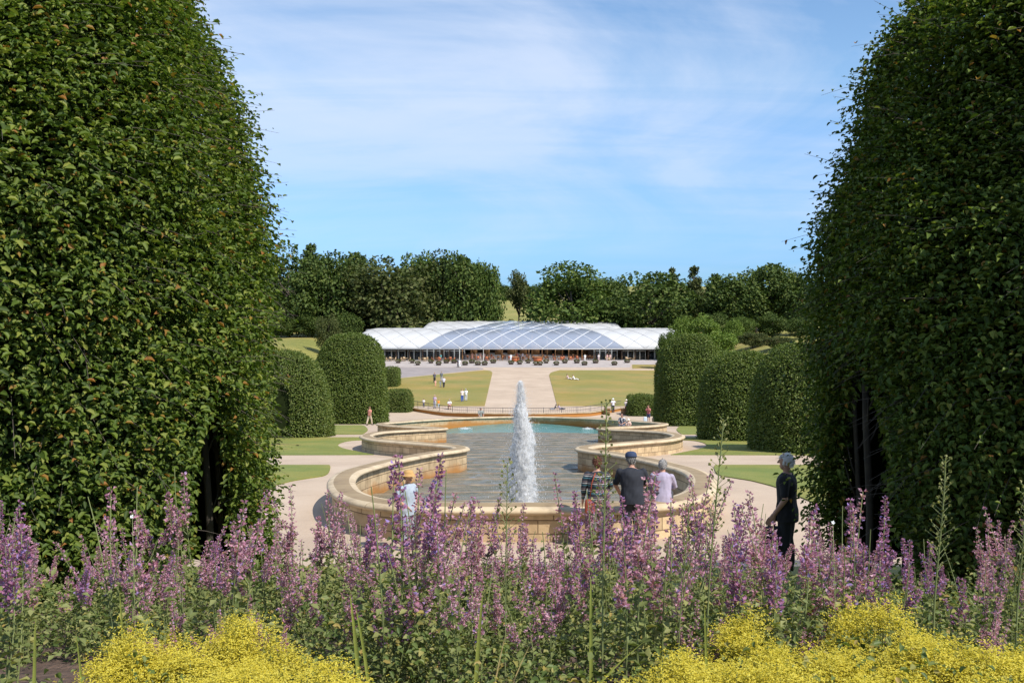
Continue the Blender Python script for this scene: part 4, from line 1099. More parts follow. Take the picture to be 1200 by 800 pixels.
    if hair is not None:
        g_ = np.random.default_rng(int(px)); n_h = 2200 if near else 160
        d = rand_unit(n_h, g_); d = d[(d[:,2] > -.62) & ~((d[:,1] > .3) & (d[:,2] < .5)) & ~((np.abs(d[:,0]) > .75) & (d[:,2] < -.2))]
        if hat: d = d[(d[:,2] < .35)]
        c0 = hc+Vv(0,-.008,.022); P = c0+d*np.array([.083,.102,.106])*(1+g_.normal(0,.02,len(d)))[:,None]
        fl = np.stack([d[:,0]*.5, d[:,1]*.5-.25, -np.ones(len(d))*.9], -1); fl -= d*np.sum(fl*d,1)[:,None]*.8; fl += g_.normal(0,.25,fl.shape)
        L = g_.uniform(.03,.06,len(d))*(1 if near else 1.5)
        V, F = leaves(P, fl, d, L, L*(.28 if near else .7), fold=.05, hexa=False)
        cap_ = MB(); ball(cap_, c0+Vv(0,-.012,.008), .0815, .093, .1); vv = cap_.v[0]; low = (vv[:,2] < hc[2]-.03); vv[low,2] = hc[2]-.03; fr_ = (vv[:,1] > hc[1]+.045) & (vv[:,2] < hc[2]+.085); vv[fr_,1] = hc[1]+.04
        cap_.add(V, F); cap_.build('hair', cmat(hair), root)
    if hat == 'cap':
        headlathe('cap', [(.112,0.),(.114,.03),(.1,.08),(.06,.105),(0,.112)], cmat(hatc), (0,-.01,.045))
        MB().lathe([(0,.012),(.085,.01),(.085,0),(0,.0)], 12, tuple(hc+Vv(0,.12,.05)), 1, 1.1).build('brim', cmat(hatc), root, True)
    elif hat == 'straw':
        headlathe('hat', [(.19,-.005),(.19,.005),(.115,.018),(.112,.06),(.09,.1),(.0,.115)], cmat(hatc), (0,0,.045), 1, 1.05)
    elif hat == 'sun':
        headlathe('hat', [(.16,-.02),(.115,.02),(.11,.07),(.07,.11),(.0,.12)], cmat(hatc), (0,0,.035), 1, 1.05)
    return root, J, k
# at the wall
W_L = person(700,0,1.70,-4,'leanbag',(.1,.1,.1),(.13,.13,.115),(.12,.045,.025),'person in navy, teal and white striped top leaning on the wall', y=18.0, near=True, sleeve=.9, pat='stripes', bulk=1.1)
person(741,0,1.77,3,'lean',(.017,.02,.03),(.02,.02,.024),(.2,.19,.18),'broad person in dark polo shirt and navy cap leaning on the wall', hat='cap', hatc=(.03,.05,.11), y=18.05, near=True, sleeve=.55, bulk=1.28, longtop=True)
yS = 19.42; xS = X(776,yS)
person(776,0,1.66,-14,'sit',(.38,.34,.45),(.06,.06,.065),(.32,.31,.3),'grey haired person in lilac shirt seated on the coping of the wall', y=yS, z=float(zt(yS))-.02-.72, near=True, sleeve=.9, seat=.74, bulk=1.12, longtop=True)
person(922,0,1.66,62,'hold',(.018,.018,.022),(.02,.02,.024),(.88,.85,.8),'white haired person in black beside the tall shaded hedge', y=13.0, near=True, sleeve=.5, bulk=1.08, longtop=True)
person(478,0,1.46,-125,'hips',(.36,.42,.5),(.3,.33,.38),(.3,.2,.12),'person in straw hat and pale blue shirt standing before the wall', hat='straw', hatc=(.5,.3,.11), y=17.6, near=True, sleeve=.55, bulk=1.1, longtop=True)
# bags
def bag(loc, sx, sy, sz, mat, strap, label, name='shoulder_bag', rz=0):
    r = empty(name, loc, rz, label=label, cat='bag'); mb = MB(); 
    V, F = dome(sx, sy, sz, .4, .4, 20, 8); V2 = V*np.array([1,1,-.35]); mb.add(V, F); mb.add(V2, F[:, ::-1]); mb.build('pouch', mat, r, True)
    if strap is not None: MB().tube(strap, .012, 6).build('strap', mat, r, True)
x0 = X(691.5,17.9); z0 = float(zg(x0,17.9))
bag((x0,17.93,z0+.72), .1,.06,.2, cmat((.3,.06,.03)), [(0.0,0,.2),(.03,-.03,.5),(.1,-.02,.7)], 'small rust red bag hanging at the side of the striped top')
x0 = X(906,13.0); z0 = float(zg(x0,13.0))
bag((x0,12.95,z0+.42), .15,.1,.26, cmat((.018,.018,.02)), [(0,0,.24),(.04,0,.55),(.12,.03,.85)], 'black bag held low by the white haired person in black')
# scattered visitors
person(433,498.3,1.75,-35,'walk',(.62,.25,.19),(.52,.42,.3),(.2,.12,.07),'person in salmon shirt and beige trousers walking beside the dome hedge', sleeve=.4)
ys_ = 63.1; xs_ = float(xw(ys_))
person(729,0,1.68,160,'sit',(.2,.2,.2),(.1,.11,.16),(.05,.04,.04),'dark haired person in black and white patterned top seated on the wall', y=ys_, x=X(729.5,ys_), z=float(zt(ys_))-.74, seat=.74, pat='blobs')
person(737,0,1.25,170,'sit',(.7,.5,.42),(.42,.55,.62),None,'child in pale jeans and white hat seated on the wall', y=ys_+.5, x=X(736.5,ys_+.5), z=float(zt(ys_+.5))-.55, seat=.55, hat='sun', hatc=(.75,.68,.6))
person(718.5,483.3,1.72,20,'hips',(.72,.72,.76),(.04,.04,.06),None,'person in white cap, white top and dark trousers facing the lawn', hat='sun', hatc=(.8,.8,.8), sleeve=.4)
person(734,484.8,1.74,0,'chat',(.8,.7,.66),(.5,.05,.04),None,'person in white top and red shorts by the railing', hat='sun', hatc=(.82,.76,.62), shorts=True, sleeve=.4)
person(748.7,487.3,1.7,175,'photo',(.42,.42,.42),(.44,.44,.43),(.1,.07,.05),'person in light grey dress with hands raised to the face', skirt=True)
person(760,494.8,1.74,150,'photo',(.42,.13,.13),(.04,.05,.12),(.1,.05,.03),'person in red top and navy shorts raising hands before the dark hedge', shorts=True)
x0 = X(756,86.5); bag((x0,86.3,float(zg(x0,86.3))+.5), .17,.12,.34, cmat((.5,.6,.68)), None, 'pale blue bag hanging beside the person in red top', 'tote_bag')
person(563,487,1.74,200,'lean',(.25,.27,.25),(.35,.33,.25),(.2,.18,.17),'person in grey green top and khaki trousers standing at the far pool wall', y=84.2)
person(509.5,478.5,1.72,160,'chat',(.5,.4,.55),(.4,.42,.5),(.5,.4,.35),'person in lilac top standing at the railing with a child in orange', sleeve=.4)
person(514,478,1.1,200,'chat',(.85,.28,.03),(.45,.55,.6),(.3,.2,.1),'child in bright orange top at the railing')
person(526.7,479.4,1.7,190,'sit',(.7,.7,.72),(.3,.08,.07),(.4,.36,.33),'person in white top and brown red shorts seated near the railing', shorts=True, seat=.42)
p = at(526.7,479.4); st = empty('camp_stool', (p.x,p.y,p.z), label='low stool under the seated person in brown red shorts', cat='stool'); MB().box(-.2,.2,-.2,.2,.36,.42).build('seat', M_TIMBER, st)
for sx in (-.16,.16):
    for sy in (-.16,.16): MB().box(sx-.02,sx+.02,sy-.02,sy+.02,0,.359).build('leg', M_IRON, st)
person(496.5,477.6,1.15,180,'chat',(.75,.75,.75),(.1,.1,.14),(.2,.12,.08),'small child in white top alone behind the railing')
person(541.6,470.8,1.75,10,'chat',(.8,.68,.64),(.06,.12,.4),(.5,.3,.2),'person in white top and blue jeans standing on the left lawn', sleeve=.3)
person(546,470.0,1.72,-10,'chat',(.8,.8,.8),(.6,.6,.58),(.4,.36,.33),'person all in white standing on the left lawn')
person(509.2,448.8,1.78,0,'chat',(.1,.09,.12),(.03,.03,.03),(.45,.3,.22),'tall person in dark clothes standing on the left lawn')
person(510.3,453.0,1.05,20,'chat',(.75,.4,.32),(.7,.35,.25),(.4,.25,.15),'small child in peach clothes standing on the left lawn')
person(517.4,447.3,1.75,10,'chat',(.13,.14,.16),(.35,.35,.36),(.4,.3,.22),'person in charcoal top at the rear of the lawn group')
person(516.2,454.0,1.1,-20,'chat',(.6,.62,.68),(.55,.55,.5),(.3,.2,.1),'child in pale clothes in the lawn group')
person(520,454.2,1.74,15,'walk',(.6,.58,.68),(.03,.03,.035),(.35,.25,.2),'person in pale lilac top and black trousers in the lawn group')
person(463,452.3,1.7,110,'lounge',(.78,.78,.78),(.72,.72,.7),(.4,.3,.2),'person in white lounging on the edge of the left lawn')
person(666,444.6,1.7,-120,'lounge',(.5,.35,.33),(.75,.72,.7),(.12,.08,.06),'person sitting back with legs stretched out on the right lawn')
person(673,445.3,1.7,-100,'lounge',(.75,.72,.7),(.8,.78,.75),(.3,.2,.14),'person in white stretched out on the right lawn')
person(769.5,446.5,1.72,60,'walk',(.8,.8,.8),(.4,.38,.36),(.3,.2,.14),'person in white just emerging from behind the right dome hedge')
person(650,480,1.2,90,'lounge',(.06,.06,.09),(.3,.3,.33),(.08,.06,.05),'person in dark top sitting on the ground by the right lawn corner')
person(656,480,1.3,-70,'lounge',(.45,.38,.5),(.12,.12,.16),(.2,.12,.08),'person in mauve top sitting on the ground by the right lawn corner')
person(536.6,430.2,1.72,60,'walk',(.06,.06,.08),(.1,.1,.12),(.2,.15,.12),'person in dark clothes walking past the planters')
person(538.6,430.4,1.7,60,'walk',(.82,.82,.82),(.8,.8,.78),(.5,.42,.35),'person in white walking past the planters')
for px, pose, tp_, bt_, lab in ((545,'chat',(.03,.03,.035),(.04,.04,.05),'person in black standing under the glazed roof beside the slim pole'),
  (553.5,'chat',(.62,.3,.2),(.4,.2,.15),'person in salmon top under the left part of the glazed roof'),(557.8,'chat',(.78,.78,.78),(.2,.2,.25),'person in white shirt and dark trousers under the glazed roof'),
  (563,'chat',(.7,.4,.3),(.5,.42,.35),'person in peach top next to the slim pole under the glazed roof'),(567.5,'chat',(.75,.5,.4),(.3,.25,.22),'person in pale peach top right of the slim pole under the glazed roof'),
  (598.7,'walk',(.75,.76,.8),(.7,.72,.75),'person in white walking out of the pavilion left of the middle'),(609.5,'walk',(.02,.02,.025),(.025,.025,.03),'person in black at the middle of the pavilion front'),
  (612.5,'chat',(.75,.7,.68),(.1,.1,.12),'person in white top beside the person in black at the pavilion'),(606,'chat',(.5,.12,.08),(.1,.08,.1),'person in red top just left of the person in black at the pavilion'),
  (516.5,'chat',(.04,.3,.3),(.06,.06,.08),'person in teal top outside the left glazed wing'),(685.5,'walk',(.78,.78,.75),(.75,.74,.7),'person in white at the right end of the open middle of the pavilion'),
  (701.5,'chat',(.8,.72,.7),(.55,.4,.38),'person in pale top at the glazed doors right of the open middle'),(711.5,'chat',(.7,.42,.38),(.65,.5,.45),'person in pink top sitting out by the right glazed doors'),
  (715,'chat',(.72,.5,.46),(.3,.2,.2),'person in light pink top second by the right glazed doors')):
    person(px,0,1.72,170 if pose == 'chat' else 20,pose,tp_,bt_,(.2,.12,.08),lab, y=209.2 if pose == 'walk' or px < 530 or px > 700 else 212.2, z=None if (pose == 'walk' or px < 530 or px > 700) else PF+.12)
# ------------------------------------------------------------------ flower border
M_STEM = plain('green_stem', (.19,.22,.08), .6, .2, 9)
M_CATL = leafmat('catmint_leaves', [(0,(.12,.15,.045)),(.5,(.195,.225,.075)),(.85,(.27,.28,.105)),(1.,(.36,.32,.1))], .3, .55, .25)
M_MAUVE = leafmat('mauve_flowers', [(0,(.36,.15,.23)),(.3,(.53,.24,.35)),(.6,(.65,.35,.46)),(.91,(.74,.48,.57)),(.95,(.38,.25,.55)),(1.,(.42,.3,.7))], .42, .6, .2)
M_PURPLE = leafmat('purple_flowers', [(0,(.3,.12,.22)),(.35,(.45,.19,.34)),(.7,(.57,.28,.46)),(.88,(.38,.24,.54)),(1.,(.4,.28,.68))], .4, .6, .2)
M_BEDL = leafmat('border_leaves', [(0,(.075,.115,.028)),(.45,(.13,.175,.045)),(.8,(.2,.225,.065)),(.93,(.29,.26,.07)),(1.,(.38,.27,.08))], .3, .5, .3)
M_YEL = leafmat('yellow_florets', [(0,(.53,.42,.04)),(.5,(.65,.54,.065)),(1.,(.72,.63,.13))], .35, .6, .2)
M_POD = leafmat('seed_pods', [(0,(.2,.22,.07)),(.6,(.3,.3,.11)),(1.,(.42,.38,.18))], .3, .5, .3)

def catmint(seed, nst, hmax, dens):
    """returns mesh data: foliage (stems + leaves) and a list of spikes"""
    g = np.random.default_rng(seed); mb = MB(); LP, LD, LN, LL = [], [], [], []; spikes = []
    for s in range(nst):
        a = g.uniform(0, 6.28); lean = g.uniform(.02, .3)*hmax; h = hmax*g.uniform(.72, 1.0)
        b = np.array([.07*np.cos(a), .07*np.sin(a), 0]); tip = np.array([np.cos(a)*lean, np.sin(a)*lean, h])
        t = np.linspace(0, 1, 9)[:,None]
        pth = b*(1-t) + tip*t + np.array([np.cos(a+1.3), np.sin(a+1.3), 0])*(t*(1-t))*g.normal(0,.08) + np.array([np.cos(a),np.sin(a),0])*(t**2-t)*lean*.6
        mb.tube(pth, np.linspace(.0042, .0018, 9), 4, False)
        f = lambda q: np.array([np.interp(q, t[:,0], pth[:,k]) for k in range(3)]).T
        q = np.repeat(np.linspace(.06, .68, 15), 2)+g.normal(0,.01,30)
        p = f(q); an = np.repeat(np.arange(15)*1.57,2)+np.tile([0,np.pi],15)+g.normal(0,.3,30)
        LP.append(p); LD.append(np.stack([np.cos(an), np.sin(an), g.normal(.1,.35,30)], -1)); LN.append(np.tile([0,0,1.],(30,1))+g.normal(0,.3,(30,3))); LL.append(g.uniform(.022,.05,30)*(1.25-q*.6))
        # the spike: whorls that close up towards the tip; side spikes lower down
        def spike(fa, q0, q1, nw, r0):
            PP, DD, WW = [], [], []
            for w in range(nw):
                u = (w/(nw-1))**.82; qq = q0+(q1-q0)*u; c_ = fa(np.array([qq]))[0]
                if g.random() < .08 and w < nw*.5: continue
                k = int(dens*(1.1-.55*u)); rr = r0*(1.0-.62*u)*g.uniform(.75,1.2)
                an = g.uniform(0, 6.28, k); el = g.normal(.25, .45, k)
                d = np.stack([np.cos(an)*np.cos(el), np.sin(an)*np.cos(el), np.sin(el)], -1)
                PP.append(c_+d*rr*g.uniform(.1,.6,k)[:,None]); DD.append(d+np.array([0,0,.25])); WW.append(g.uniform(.75,1.25,k)*(.0185-.005*u))
            PP, DD, WW = map(np.concatenate, (PP, DD, WW))
            return leaves(PP, DD, rand_unit(len(PP), g), WW, WW*.6, fold=.3, hexa=False)
        mine = [spike(f, .7+g.uniform(-.07,.07), 1., g.integers(8,12), .032)]
        for k in range(g.integers(0,3)):
            qb = g.uniform(.5,.68); p0 = f(np.array([qb]))[0]; an = g.uniform(0,6.28); l = g.uniform(.08,.17)
            p1 = p0+np.array([np.cos(an)*l*.55, np.sin(an)*l*.55, l]); 
            fa = lambda q, p0=p0, p1=p1: p0+(p1-p0)*q[:,None]
            mb.tube([p0,(p0+p1)/2+np.array([np.cos(an),np.sin(an),0])*.012,p1], [.002,.0016,.0012], 4, False)
            mine.append(spike(fa, .35, 1., 6, .026))
        if not (nst >= 4 and s == nst-1) and not (nst >= 4 and s == nst-2 and seed % 2): spikes += mine
    LP, LD, LN, LL = map(np.concatenate, (LP, LD, LN, LL))
    Vl, Fl = leaves(LP, LD, LN, LL, LL*.6, hexa=False)
    # low side shoots
    n = 150; P = g.normal(0,1,(n,3))*np.array([.1,.1,0])+np.array([0,0,1])*(hmax*.55*g.random(n)[:,None]); 
    L = g.uniform(.02,.042,n); V2, F2 = leaves(P, nrm(P*np.array([1,1,0]))+g.normal(0,.5,(n,3)), np.tile([0,0,1.],(n,1))+g.normal(0,.35,(n,3)), L, L*.62, hexa=False)
    return mb, (np.concatenate([Vl,V2]), np.concatenate([Fl,F2+len(Vl)])), spikes
CAT = []
for k in range(9):
    mb, (Vl, Fl), sp = catmint(100+k, (3,4,4,3,5,4,3,4,4)[k], .8, (15,12,17)[k % 3])
    st = data_of(mb.build('stem', M_STEM)); fo = data_of(mesh_np('foliage', Vl, Fl, M_CATL))
    mm = M_PURPLE if k in (2,6) else M_MAUVE
    CAT.append((st, fo, [data_of(mesh_np('flower_spike', V, F, mm)) for V, F in sp]))
gC = np.random.default_rng(5)
def plant_cat(x, y, k, sc, tilt, label, group):
    st, fo, sp = CAT[k]
    r = empty('catmint_plant', (x, y, float(zg(x,y))+.0), gC.uniform(0,6.28), label=label, cat='flower', group=group)
    r.rotation_euler = (tilt[0], tilt[1], r.rotation_euler[2]); r.scale = (sc, sc, sc)
    link(bpy.data.objects.new('stem', st), r); link(bpy.data.objects.new('foliage', fo), r)
    for m_ in sp: link(bpy.data.objects.new('flower_spike', m_), r)
    return r
# tops of the drift follow this line of the photograph
TOPX = [-60,0,60,110,150,220,290,340,400,460,520,600,660,700,760,800,860,900,960,1020,1080,1140,1200,1260]
TOPY = [585,590,612,622,590,592,605,588,576,574,580,586,588,566,558,574,582,594,598,590,608,596,590,588]
pts = []
tries = 0
while len(pts) < 126 and tries < 20000:
    tries += 1
    y = gC.uniform(3.25, 6.2); px = gC.uniform(-40, 1240); x = X(px, y)
    if px < 150 and y < 4.4: continue          # the bare soil patch
    if all((x-a)**2+(y-b)**2 > .24**2 for a, b in pts): pts.append((x, y))
for x, y in pts:
    px = CX+F_PX*x/y; top = np.interp(px, TOPX, TOPY) + gC.normal(17, 30) + np.interp(y, [3.2,3.7,4.6], [85,45,0])
    h = Z(top, y)-float(zg(x,y)); sc = np.clip(h/.8, .5, 1.35)
    where = ('in front of the tall sunlit hedge','the mauve spikes before the sunlit hedge') if px < 325 else ('in front of the cascade','the mauve spikes before the cascade') if px < 880 else ('in front of the tall shaded hedge','the mauve spikes before the shaded hedge')
    plant_cat(x, y, gC.integers(9), sc, gC.normal(0,.09,2), 'mauve flowered catmint plant of the dense drift growing '+where[0], where[1])
for px, top, y, k, lab in ((467,531,3.5,2,'tallest purple catmint plant reaching up beside the person in the straw hat'),
                           (733,545,3.4,0,'tall pink catmint spike in front of the back of the dark shirt'),
                           (862,572,3.6,6,'deep violet catmint plant before the sandy path on the right'),
                           (150,566,3.5,1,'tall leaning mauve catmint plant in front of the middle of the sunlit hedge'),
                           (15,570,3.6,6,'tall mauve catmint plant at the outer end before the sunlit hedge'),
                           (262,570,3.7,3,'tall mauve catmint plant before the dark opening of the sunlit hedge'),
                           (909,582,3.7,0,'tall pink catmint plant directly before the person in black'),
                           (934,586,3.6,3,'mauve catmint plant between the person in black and the shaded hedge'),
                           (919,570,3.4,6,'violet catmint plant hiding the legs of the person in black'),
                           (772,566,3.5,4,'tall pink catmint plant before the person in the lilac shirt'),
                           (478,584,3.7,1,'mauve catmint plant directly before the person in the straw hat'),
                           (503,590,3.5,4,'pink catmint plant just right of the person in the straw hat'),
                           (985,577,3.6,4,'tall pink catmint plant before the dark opening of the shaded hedge')):
    x = X(px,y); h = Z(top,y)-float(zg(x,y)); r = plant_cat(x, y, k, h/.8*1.02, (0,0), lab, None)

# ground cover between the plants: uncountable leaves
n = 52000
y = gC.uniform(2.3, 7.4, n)**1.0; x = gC.uniform(-.75, .72, n)*(y+.6)
pxx = CX+F_PX*x/y
bare = (pxx < 150) & (y < 4.35) & (y > 2.6)
dens = np.sin(x*4.1+y*2.2)+np.sin(x*2.3-y*5.1+1)
k = (~bare) & (dens > -1.35); x, y = x[k], y[k]; n = len(x)
P = np.stack([x, y, zg(x,y)+.02+gC.random(n)**1.3*(.28+.1*np.sin(x*5+y*3))], -1)
L = gC.uniform(.012,.034,n)*np.interp(y,[2.3,4],[.8,1.15])
Vl, Fl = leaves(P, gC.normal(0,1,(n,3))*np.array([1,1,.45]), np.tile([0,-.25,1.],(n,1))+gC.normal(0,.35,(n,3)), L, L*.62)
tag(mesh_np('ground_cover', Vl, Fl, M_BEDL), kind='stuff')

# ------------------------------------------------------------------ yellow flower clumps
def yellow(seed):
    g = np.random.default_rng(seed); P = []; mb = MB()
    for q in range(27):
        a = g.uniform(0,6.28); u = np.sqrt(g.random()); c_ = np.array([.19*u*np.cos(a), .19*u*np.sin(a), .40*np.sqrt(max(.04,1-(.85*u)**2))+g.normal(0,.035)])
        n = g.integers(140,220); sp = np.array([.03,.03,.024])*g.uniform(.8,1.3)
        P.append(c_+g.normal(0,1,(n,3))*sp)
        mb.tube([(c_[0]*.25,c_[1]*.25,0),(c_[0]*.7,c_[1]*.7,c_[2]*.55),tuple(c_)], [.003,.0024,.0016], 4, False)
    P = np.concatenate(P); n = len(P)
    # each floret a tiny cross of petals
    L = g.uniform(.005,.009,n)
    D1 = rand_unit(n,g); D1[:,2] *= .35; NU = nrm(P*np.array([1,1,.3]))*.5+np.array([0,0,1.])
    V1, F1 = leaves(P, D1, rand_unit(n,g)*.3+NU, L, L*.85, hexa=False)
    V2, F2 = leaves(P, -D1+rand_unit(n,g)*.4, rand_unit(n,g)*.3+NU, L, L*.85, hexa=False)
    m_ = 420; a = g.uniform(0,6.28,m_); u = np.sqrt(g.random(m_)); Q = np.stack([.2*u*np.cos(a), .2*u*np.sin(a), g.uniform(.03,.33,m_)*np.sqrt(1-(.8*u)**2)], -1)
    L = g.uniform(.02,.04,m_); V3, F3 = leaves(Q, nrm(Q*np.array([1,1,0]))+g.normal(0,.5,(m_,3)), np.tile([0,0,1.],(m_,1))+g.normal(0,.4,(m_,3)), L, L*.7, hexa=False)
    return (np.concatenate([V1,V2]), np.concatenate([F1,F2+len(V1)])), (V3,F3), mb
YEL = []
for k in range(5):
    (V,F),(V3,F3),mb = yellow(300+k)
    YEL.append((data_of(mesh_np('flower_head', V, F, M_YEL)), data_of(mesh_np('foliage', V3, F3, M_BEDL)), data_of(mb.build('stem', M_STEM))))
YC = [(40,802,2.7),(95,792,2.75),(135,745,3.0),(165,728,3.15),(215,745,3.05),(240,712,3.25),(285,716,3.25),(322,745,3.05),(260,770,2.8),(205,790,2.7),(330,790,2.7),(385,770,2.75),(140,790,2.7),(395,800,2.6),
      (700,800,2.65),(745,782,2.75),(795,768,2.85),(770,805,2.55),(850,775,2.75),(872,712,3.3),(900,740,3.0),(835,735,3.1),(930,760,2.8),(985,738,3.0),(1030,706,3.25),(1025,745,2.9),(1075,738,3.0),(1125,745,2.95),(1175,750,2.9),(1210,745,2.95),(900,792,2.6),(965,792,2.6),(1040,790,2.6),(1105,788,2.6),(1165,785,2.6),(1000,700,3.4),(560,806,2.6),(640,800,2.65),(670,785,2.75)]
gY = np.random.default_rng(9)
for k, (px, top, y) in enumerate(YC):
    x = X(px,y); z0 = float(zg(x,y)); h = Z(top+32+gY.normal(0,11),y)-z0; s = h/.41
    hd, fo, st = YEL[k % 5]
    grp = 'the yellow clumps below the sunlit hedge' if px < 500 else 'a lone yellow tuft' if px < 600 else 'the yellow clumps below the shaded hedge'
    lab = ('frothy yellow flowered clump at the front of the border beside the bare soil' if px < 500 else 'small yellow tuft peeping up alone in the middle front of the border' if px < 600 else 'frothy yellow flowered clump in the broad mass at the right front of the border')
    r = empty('yellow_flower_clump', (x,y,z0), gY.uniform(0,6.28), label=lab, cat='flower', group=grp)
    w = gY.uniform(.92,1.15); r.scale = (w*.95, w*.95, s)
    for nme, me in (('flower_head',hd),('foliage',fo),('stem',st)): link(bpy.data.objects.new(nme, me), r)

# ------------------------------------------------------------------ tall seed stalks and grass blades
def seed_stalk(px, top, y, lean, label, r0=.003, pods=70, seed=1, start=.5):
    g = np.random.default_rng(seed); x = X(px,y); z0 = float(zg(x,y)); h = Z(top,y)-z0
    root = empty('seed_stalk', (x,y,z0), label=label, cat='plant')
    t = np.linspace(0,1,10); pth = np.stack([lean*(t**2-1), .03*np.sin(t*5), h*t], -1)
    mb = MB(); mb.tube(pth, np.linspace(r0, r0*.5, 10), 5, False); P, D = [], []
    for k in range(pods):
        q = start+(1-start)*((k+.5)/pods); p = np.array([np.interp(q,t,pth[:,i]) for i in range(3)]); an = k*2.4+g.normal(0,.3)
        l = g.uniform(.012,.045)*(1.25-.9*(q-start)/(1-start)); d = np.array([np.cos(an),np.sin(an),.75]); e = p+d*l
        mb.tube([p,e], [.0011,.0008], 3, False); P.append(e); D.append(d)
    mb.build('stem', M_STEM, root)
    P, D = np.array(P), np.array(D); L = g.uniform(.009,.016,len(P))
    a = leaves(P, D+np.array([0,0,.6]), rand_unit(len(P),g), L, L*.6, fold=.35, hexa=False); b = leaves(P, D+np.array([0,0,.6]), rand_unit(len(P),g), L, L*.6, fold=-.35, hexa=False)
    mesh_np('seed_pod', np.concatenate([a[0],b[0]]), np.concatenate([a[1],b[1]+len(a[0])]), M_POD, root)['kind'] = 'stuff'
    return root
seed_stalk(710,470,3.3,.01,'tallest pale green seed stalk standing before the striped top', .0042, 75, 1, .6)
seed_stalk(846,490,3.3,.05,'pale green seed stalk rising before the lawn right of the cascade', .0042, 65, 2, .62)
seed_stalk(806,590,3.2,.03,'thin seed stalk between the two tall pale ones', .003, 40, 5, .6)
seed_stalk(1104,535,3.4,.02,'thick seed stalk with dangling pods before the shaded hedge', .0048, 80, 3, .55)
seed_stalk(1196,568,3.4,.0,'seed stalk with pods at the outer end before the shaded hedge', .0045, 70, 4, .55)
seed_stalk(595,540,3.3,.01,'slight green seed stalk standing beside the fountain jet', .0025, 40, 6, .7)
M_BLADE = plain('yellow_green_blade', (.26,.29,.06), .5, .25, 4); M_STRAW = plain('dry_straw', (.5,.38,.17), .7, .2, 5)
def blade(px, top, y, dx, w, mat, label):
    x = X(px,y); z0 = float(zg(x,y)); h = Z(top,y)-z0; t = np.linspace(0,1,9)
    c_ = np.stack([dx*t**1.6, -.04*t**2, h*t*(1-.12*t*abs(dx)/max(h,.1))], -1); ww = w*np.sqrt(np.clip(1-t**2,0.01,1))
    V = np.concatenate([c_+np.array([1,0,0])*ww[:,None], c_-np.array([1,0,0])*ww[:,None], c_+np.array([0,.5,0])*ww[:,None]])
    j = np.arange(8); F = np.concatenate([np.stack([j,j+1,18+j+1,18+j],-1), np.stack([18+j,18+j+1,9+j+1,9+j],-1)])
    o = mesh_np('grass_blade', V, F, mat, None, True); o.location = (x,y,z0)
    tag(o, label, 'plant')
for a in ((38,718,2.9,.03,.007,M_BLADE,'stiff yellow green blade standing beside the bare soil'),
          (100,735,2.9,-.01,.005,M_BLADE,'thin green blade between the bare soil and the yellow clumps'),
          (146,690,3.3,.0,.006,M_BLADE,'brown tipped blade standing above the yellow clumps on the left'),
          (424,690,3.0,-.03,.008,M_BLADE,'pair like green blade right of the yellow clumps beside the bare soil'),
          (438,705,3.0,-.05,.007,M_BLADE,'second green blade leaning the same way as its neighbour'),
          (556,690,3.2,.03,.008,M_BLADE,'broad green blade in the middle of the border'),
          (655,733,2.9,.26,.006,M_BLADE,'bent yellow blade leaning far to the right in the middle front'),
          (693,670,3.3,-.005,.007,M_BLADE,'golden tipped blade below the people at the wall'),
          (570,735,2.9,.06,.003,M_STRAW,'dry straw stalk in the middle front of the border'),
          (578,745,2.85,.11,.003,M_STRAW,'dry straw stalk leaning right beside another straw'),
          (830,705,3.1,-.02,.006,M_BLADE,'green blade left of the broad yellow mass')): blade(*a)
# tiny white blossoms
for px, py, y, lab in ((155,605,3.3,'tiny white blossom among mauve spikes before the sunlit hedge'),(976,612,3.3,'tiny white blossom among mauve spikes before the shaded hedge')):
    x = X(px,y); zt_ = Z(py,y); z0 = float(zg(x,y)); root = empty('white_blossom', (x,y,z0), label=lab, cat='flower')
    mb = MB().tube([(0.02,0,0),(.01,0,(zt_-z0)*.5),(0,0,zt_-z0)], [.0016,.0012,.0009], 4); mb.build('stem', M_STEM, root)
    a = np.linspace(0,6.28,6)[:-1]; D = np.stack([np.cos(a), np.sin(a)*.6-.5, np.sin(a)*.9], -1)
    V, F = leaves(np.tile([0,0,zt_-z0],(5,1)), D, np.tile([0,-1,.4],(5,1)), np.full(5,.008), np.full(5,.007))
    if 'W_PET' not in globals(): W_PET = plain('white_petal', (.85,.85,.82), .6, .05)
    mesh_np('petals', V, F, W_PET, root)
# ------------------------------------------------------------------ daylight
SUN_EL, SUN_AZ = 50., 131.          # azimuth clockwise from straight ahead: from the right and slightly behind the camera
sd = Vector((math.sin(R(SUN_AZ))*math.cos(R(SUN_EL)), math.cos(R(SUN_AZ))*math.cos(R(SUN_EL)), math.sin(R(SUN_EL))))
sl = bpy.data.lights.new('sun', 'SUN'); sl.energy = 4.2; sl.angle = R(.53); sl.color = (1, .945, .86)
so = link(bpy.data.objects.new('sun', sl)); so.rotation_euler = sd.to_track_quat('Z','Y').to_euler(); so.location = (30, -20, 60)
w = bpy.data.worlds.new('World'); S.world = w; w.use_nodes = True; nt = w.node_tree
bg = nt.nodes['Background']; bg.inputs[1].default_value = .12
sky = nt.nodes.new('ShaderNodeTexSky'); sky.sky_type = 'NISHITA'; sky.sun_disc = False
sky.sun_elevation = R(SUN_EL); sky.sun_rotation = R(SUN_AZ); sky.air_density = 1.0; sky.dust_density = .0; sky.ozone_density = 2.; sky.altitude = 60
tc = nt.nodes.new('ShaderNodeTexCoord')
